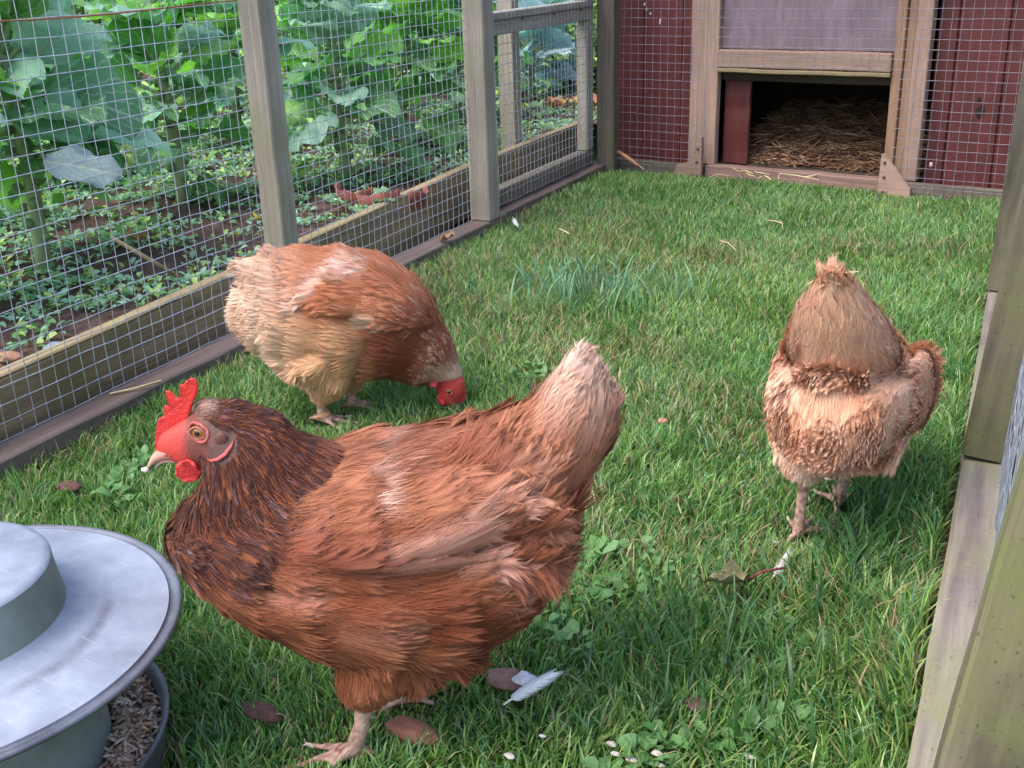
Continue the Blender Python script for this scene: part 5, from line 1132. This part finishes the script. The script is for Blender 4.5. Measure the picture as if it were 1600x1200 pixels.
def len2(P, Wt, Tt=None):
    w_ = dict(zip(ch2, Wt)); L = .006 * w_['head'] + w_['neck'] * np.interp(P[:, 2], [.04, .07, .12], [.009, .016, .024]) + .026 * w_['body'] + .028 * w_['rear'] + .03 * w_['tail'] + w_['thigh'] * np.interp(Tt[5], [0, .4, .8, 1], [.024, .016, .008, .005]) + w_['thigh_far'] * np.interp(Tt[6], [0, .4, .8, 1], [.024, .016, .008, .005]); return L
def col2(P, w_, t_, inw):
    n = len(P); nz = fbm(P, 28, 81); n2 = fbm(P, 70, 82)
    c = mixc((.46, .155, .065), (.56, .23, .12), nz * 2.2 - .7)
    c = mixc(c, (.27, .07, .028), np.clip((P[:, 0] - .085) / .03, 0, 1) * np.clip((.185 - P[:, 2]) / .03, 0, 1))
    c = mixc(c, (.72, .39, .20), np.clip((.095 - P[:, 0]) / .03, 0, 1) * np.clip((.195 - P[:, 2]) / .03 + (nz - .5) * 2, 0, 1))
    c = mixc(c, (.84, .60, .43), np.clip((.012 - P[:, 0]) / .085, 0, 1) * (.30 + nz * 1.1))
    d = sd_line(P[:, [0, 2]], [(-.004, .206), (.0083, .2223), (.0436, .2418), (.0851, .2456)]); c = mixc(c, (.78, .56, .45), np.exp(-(d / .009) ** 2) * .8 * (.5 + nz))
    d = sd_line(P[:, [0, 2]], [(.0829, .1926), (.1254, .1632)]); c = mixc(c, (.76, .56, .38), np.exp(-(d / .006) ** 2) * .8 * (.5 + nz))
    tip = c * 1.15 + .02; nk = w_['neck'] * (P[:, 0] > .15); tip = mixc(tip, (.80, .55, .40), nk * (rng.random(n) < .35)); c = mixc(c, (.30, .08, .035), nk)
    top = np.clip((.090 + (n2 - .5) * .03 - P[:, 2]) / .024, 0, .8) * np.clip((P[:, 0] - .165) / .02, 0, 1); c = mixc(c, (.84, .58, .42), top * .8); tip = mixc(tip, (.88, .66, .50), top * .8)
    return c, tip
def bare2(P): return np.where((P[:, 0] > .158) & (P[:, 2] < .062), 1, -1)
fan = np.linspace(-1, 1, 7)
o2 = (-.9374, 1.253, 0)
hen2 = make_hen('brown hen with cream rump by the left fence, head down pecking the grass', o2, YAW2, ch2, legs2, feet2, -1, wing2, (-.10, .20), [([(-.0346, .2607), (-.03, .225), (-.02, .164), (-.031, .121)], .006, .008), ([(.09, .14), (.075, .11), (.06, .06)], .006, .01), ([(0, .197), (.035, .188), (.078, .176), (.11, .16)], .004, .006)],
    len2, col2, bare2, (.55, .055, .045), nstr=26000, seed=2, lump_amp=.0045, tail=([(-.082, a_ * .01, .238) for a_ in fan], [(-.75, a_ * .3, .2 - .5 * abs(a_)) for a_ in fan], [.035] * 7, [.009] * 7, (.62, .4, .28), (.82, .62, .5)))
cb2 = smooth_poly([(.2145, .047), (.2185, .0445), (.2165, .042), (.2200, .039), (.2175, .0365), (.2205, .0335), (.2175, .031), (.2200, .028), (.2165, .0255), (.2180, .022), (.2120, .0165), (.2050, .0135), (.2055, .030), (.2080, .045)])
extr(cb2, 0, .005, M['comb'], 'comb', hen2, (.68, .035, .04), bev=.25)
beak(hen2, (.1985, .018), (.1955, .001), .0065, .0055, 'upper_beak', ((.50, .17, .14), (.62, .42, .34)))
for s_ in (1, -1):
    ellipsoid((.1945, (surf(hen2, .1945, .0420, s_) - .0012) * s_, .0420), (.0044, .003, .0044), (.35, .13, .04), M['eye'], 'eye', hen2)
    ellipsoid((.1947, (surf(hen2, .1945, .0420, s_) + .0014) * s_, .0420), (.0022, .0010, .0022), (.004, .004, .004), M['eye'], 'pupil', hen2)
    m = MB(); tube(m, [(.1945 + .0062 * math.cos(a_), surf(hen2, .1945 + .0062 * math.cos(a_), .042 + .0056 * math.sin(a_), s_) * s_, .042 + .0056 * math.sin(a_)) for a_ in np.linspace(0, 2 * math.pi, 19)], .0014, 8, col=(.55, .06, .06)); m.build('eyelid', M['comb'], hen2, True)
    extr(smooth_poly([(.1730 + .0070 * math.cos(a_), .0600 + .0080 * math.sin(a_)) for a_ in np.linspace(0, 2 * math.pi, 10)[:-1]]), (surf(hen2, .173, .060, s_) - .001) * s_, .005, M['comb'], 'ear_lobe', hen2, (.62, .06, .09))
    extr(smooth_poly([(.1830 + .008 * math.cos(a_), .0270 + .011 * math.sin(a_)) for a_ in np.linspace(0, 2 * math.pi, 10)[:-1]]), .008 * s_, .005, M['comb'], 'wattle', hen2, (.64, .03, .04))

# ------------------------------------------------------------------ hen 3: seen from behind, head down beyond its body
ch3 = dict(
 head=[(.205, .012, 1, .1, .007, .005, -.02), (.203, .025, .95, .3, .017, .013, -.02), (.198, .042, .9, .4, .022, .018, -.018)],
 neck=[(.192, .058, .85, .5, .025, .022, -.016), (.178, .08, .75, .66, .038, .034, -.012), (.155, .105, .6, .8, .052, .046, -.008), (.125, .13, .45, .9, .064, .058, 0)],
 body=[(.14, .125, .4, .92, .052, .045), (.11, .145, .3, .95, .070, .066), (.06, .160, .15, .99, .082, .080), (.0, .168, .05, 1., .086, .087), (-.045, .170, 0, 1., .082, .086), (-.080, .168, -.05, 1., .070, .074), (-.103, .162, -.1, 1., .050, .052)],
 wing_r=[(.12, .16, 0, 1., .036, .012, -.066), (.06, .17, 0, 1., .046, .014, -.076), (-.01, .18, 0, 1., .040, .013, -.074), (-.05, .19, 0, 1., .024, .009, -.062)],
 wing_l=[(.12, .16, 0, 1., .036, .012, .058), (.06, .17, 0, 1., .046, .013, .068), (-.01, .18, 0, 1., .040, .012, .068), (-.05, .19, 0, 1., .024, .009, .058)],
 tail=[(-.030, .225, .85, .5, .050, .062), (-.055, .255, .88, .45, .042, .056), (-.080, .290, .9, .42, .032, .042), (-.098, .318, .92, .4, .020, .026), (-.108, .334, .92, .4, .010, .012)],
 thigh_l=[(-.02, .12, .9, .3, .045, .042, .045), (-.035, .090, .97, .2, .034, .032, .045), (-.044, .072, 1, .1, .020, .019, .043), (-.046, .062, 1, 0, .012, .012, .042)],
 thigh_r=[(.0, .12, .9, .3, .052, .046, -.040), (.015, .085, .97, .2, .042, .040, -.030), (.028, .060, 1, .1, .028, .027, -.015), (.036, .044, 1, 0, .014, .014, -.006)])
for k_ in ('body',): ch3[k_] = [(x, z + .008, a_, b_, h - .009, w_ - .011) for x, z, a_, b_, h, w_ in ch3[k_]]
ch3['thigh_l'] = [(-.02, .13, .9, .3, .043, .038, .033), (-.035, .104, .97, .2, .032, .030, .030), (-.044, .090, 1, .1, .019, .018, .028), (-.046, .082, 1, 0, .011, .011, .028)]
ch3['thigh_r'] = [(.0, .13, .9, .3, .046, .040, -.036), (.015, .098, .97, .2, .036, .033, -.028), (.028, .074, 1, .1, .024, .023, -.015), (.036, .060, 1, 0, .0125, .0125, -.006)]
legs3 = [([(-.046, .028, .094), (-.050, .029, .045), (-.052, .030, .008)], [.0085, .0068, .0080]), ([(.036, -.006, .074), (.040, .0, .032), (.044, .004, .008)], [.0085, .0068, .0078])]
feet3 = [((-.052, .030, .003), -.1, (.6, 0, -.6)), ((.044, .004, .003), .3, (.6, 0, -.6))]
def len3(P, Wt, Tt=None):
    w_ = dict(zip(ch3, Wt)); return .007 * w_['head'] + .02 * w_['neck'] + w_['body'] * np.interp(P[:, 0], [-.1, 0, .1], [.030, .029, .024]) + .030 * w_['tail'] + .026 * (w_['wing_l'] + w_['wing_r']) + w_['thigh_l'] * np.interp(Tt[6], [0, .4, .8, 1], [.024, .016, .008, .005]) + w_['thigh_r'] * np.interp(Tt[7], [0, .4, .8, 1], [.024, .016, .008, .005])
def col3(P, w_, t_, inw):
    nz = fbm(P, 30, 91)
    c = mixc((.66, .33, .195), (.85, .56, .40), nz * 2.4 - .8)
    c = mixc(c, (.50, .255, .155), w_['wing_l'] * .6 + w_['wing_r'] * .4); c = mixc(c, (.42, .15, .07), np.clip((w_['neck'] + w_['head']) * 2 - 1, 0, 1))
    ctr = np.exp(-(P[:, 1] / .022) ** 2) * w_['tail']; c = mixc(c, (.84, .52, .33), ctr * .85); side = (np.abs(P[:, 1]) / .05) * w_['tail']; c = mixc(c, (.60, .34, .23), np.clip(side, 0, 1) * .5); st_ = fbm(np.c_[P[:, 1] * 3, P[:, 2], P[:, 0]], 30, 95); c = mixc(c, (.42, .18, .10), np.clip(st_ * 3 - 1.6, 0, 1) * w_['tail'] * .8)
    c = mixc(c, (.5, .22, .12), (w_['thigh_l'] + w_['thigh_r']) * np.clip((.09 - P[:, 2]) / .03, 0, 1))
    vent = np.exp(-((P[:, 2] - .11) / .012) ** 2 - ((P[:, 1] - .015) / .025) ** 2) * (P[:, 0] < -.04); c = mixc(c, (.62, .50, .42), vent)
    return c, c * 1.12 + .02
hen3 = make_hen('pale buff hen walking away on the right of the lawn, seen from behind', (-.163, 1.200, 0), math.radians(88), ch3, legs3, feet3, 0, None, None, [([(-.11, .215), (-.06, .222), (-.02, .215)], .007, .007)],
    len3, col3, lambda P: np.where((P[:, 0] > .17) & (P[:, 2] < .036), 1, -1), (.55, .055, .045), nstr=34000, seed=3, lump_amp=.0022, wild=1.0, sleek=.35,
    tail=([(-.075 - .002 * k, y, .255) for k, y in enumerate((-.03, -.018, -.008, .006, .016, .03))], [(-.40, y, 1.) for y in (.28, .14, .05, -.05, -.14, -.28)], [.075, .088, .098, .098, .088, .075], [.013] * 6, (.74, .46, .30), (.82, .58, .42)))
extr(smooth_poly([(.219, .040), (.223, .034), (.220, .030), (.223, .025), (.216, .018), (.208, .02), (.211, .038)]), -.02, .005, M['comb'], 'comb', hen3, (.68, .035, .04), bev=.25)
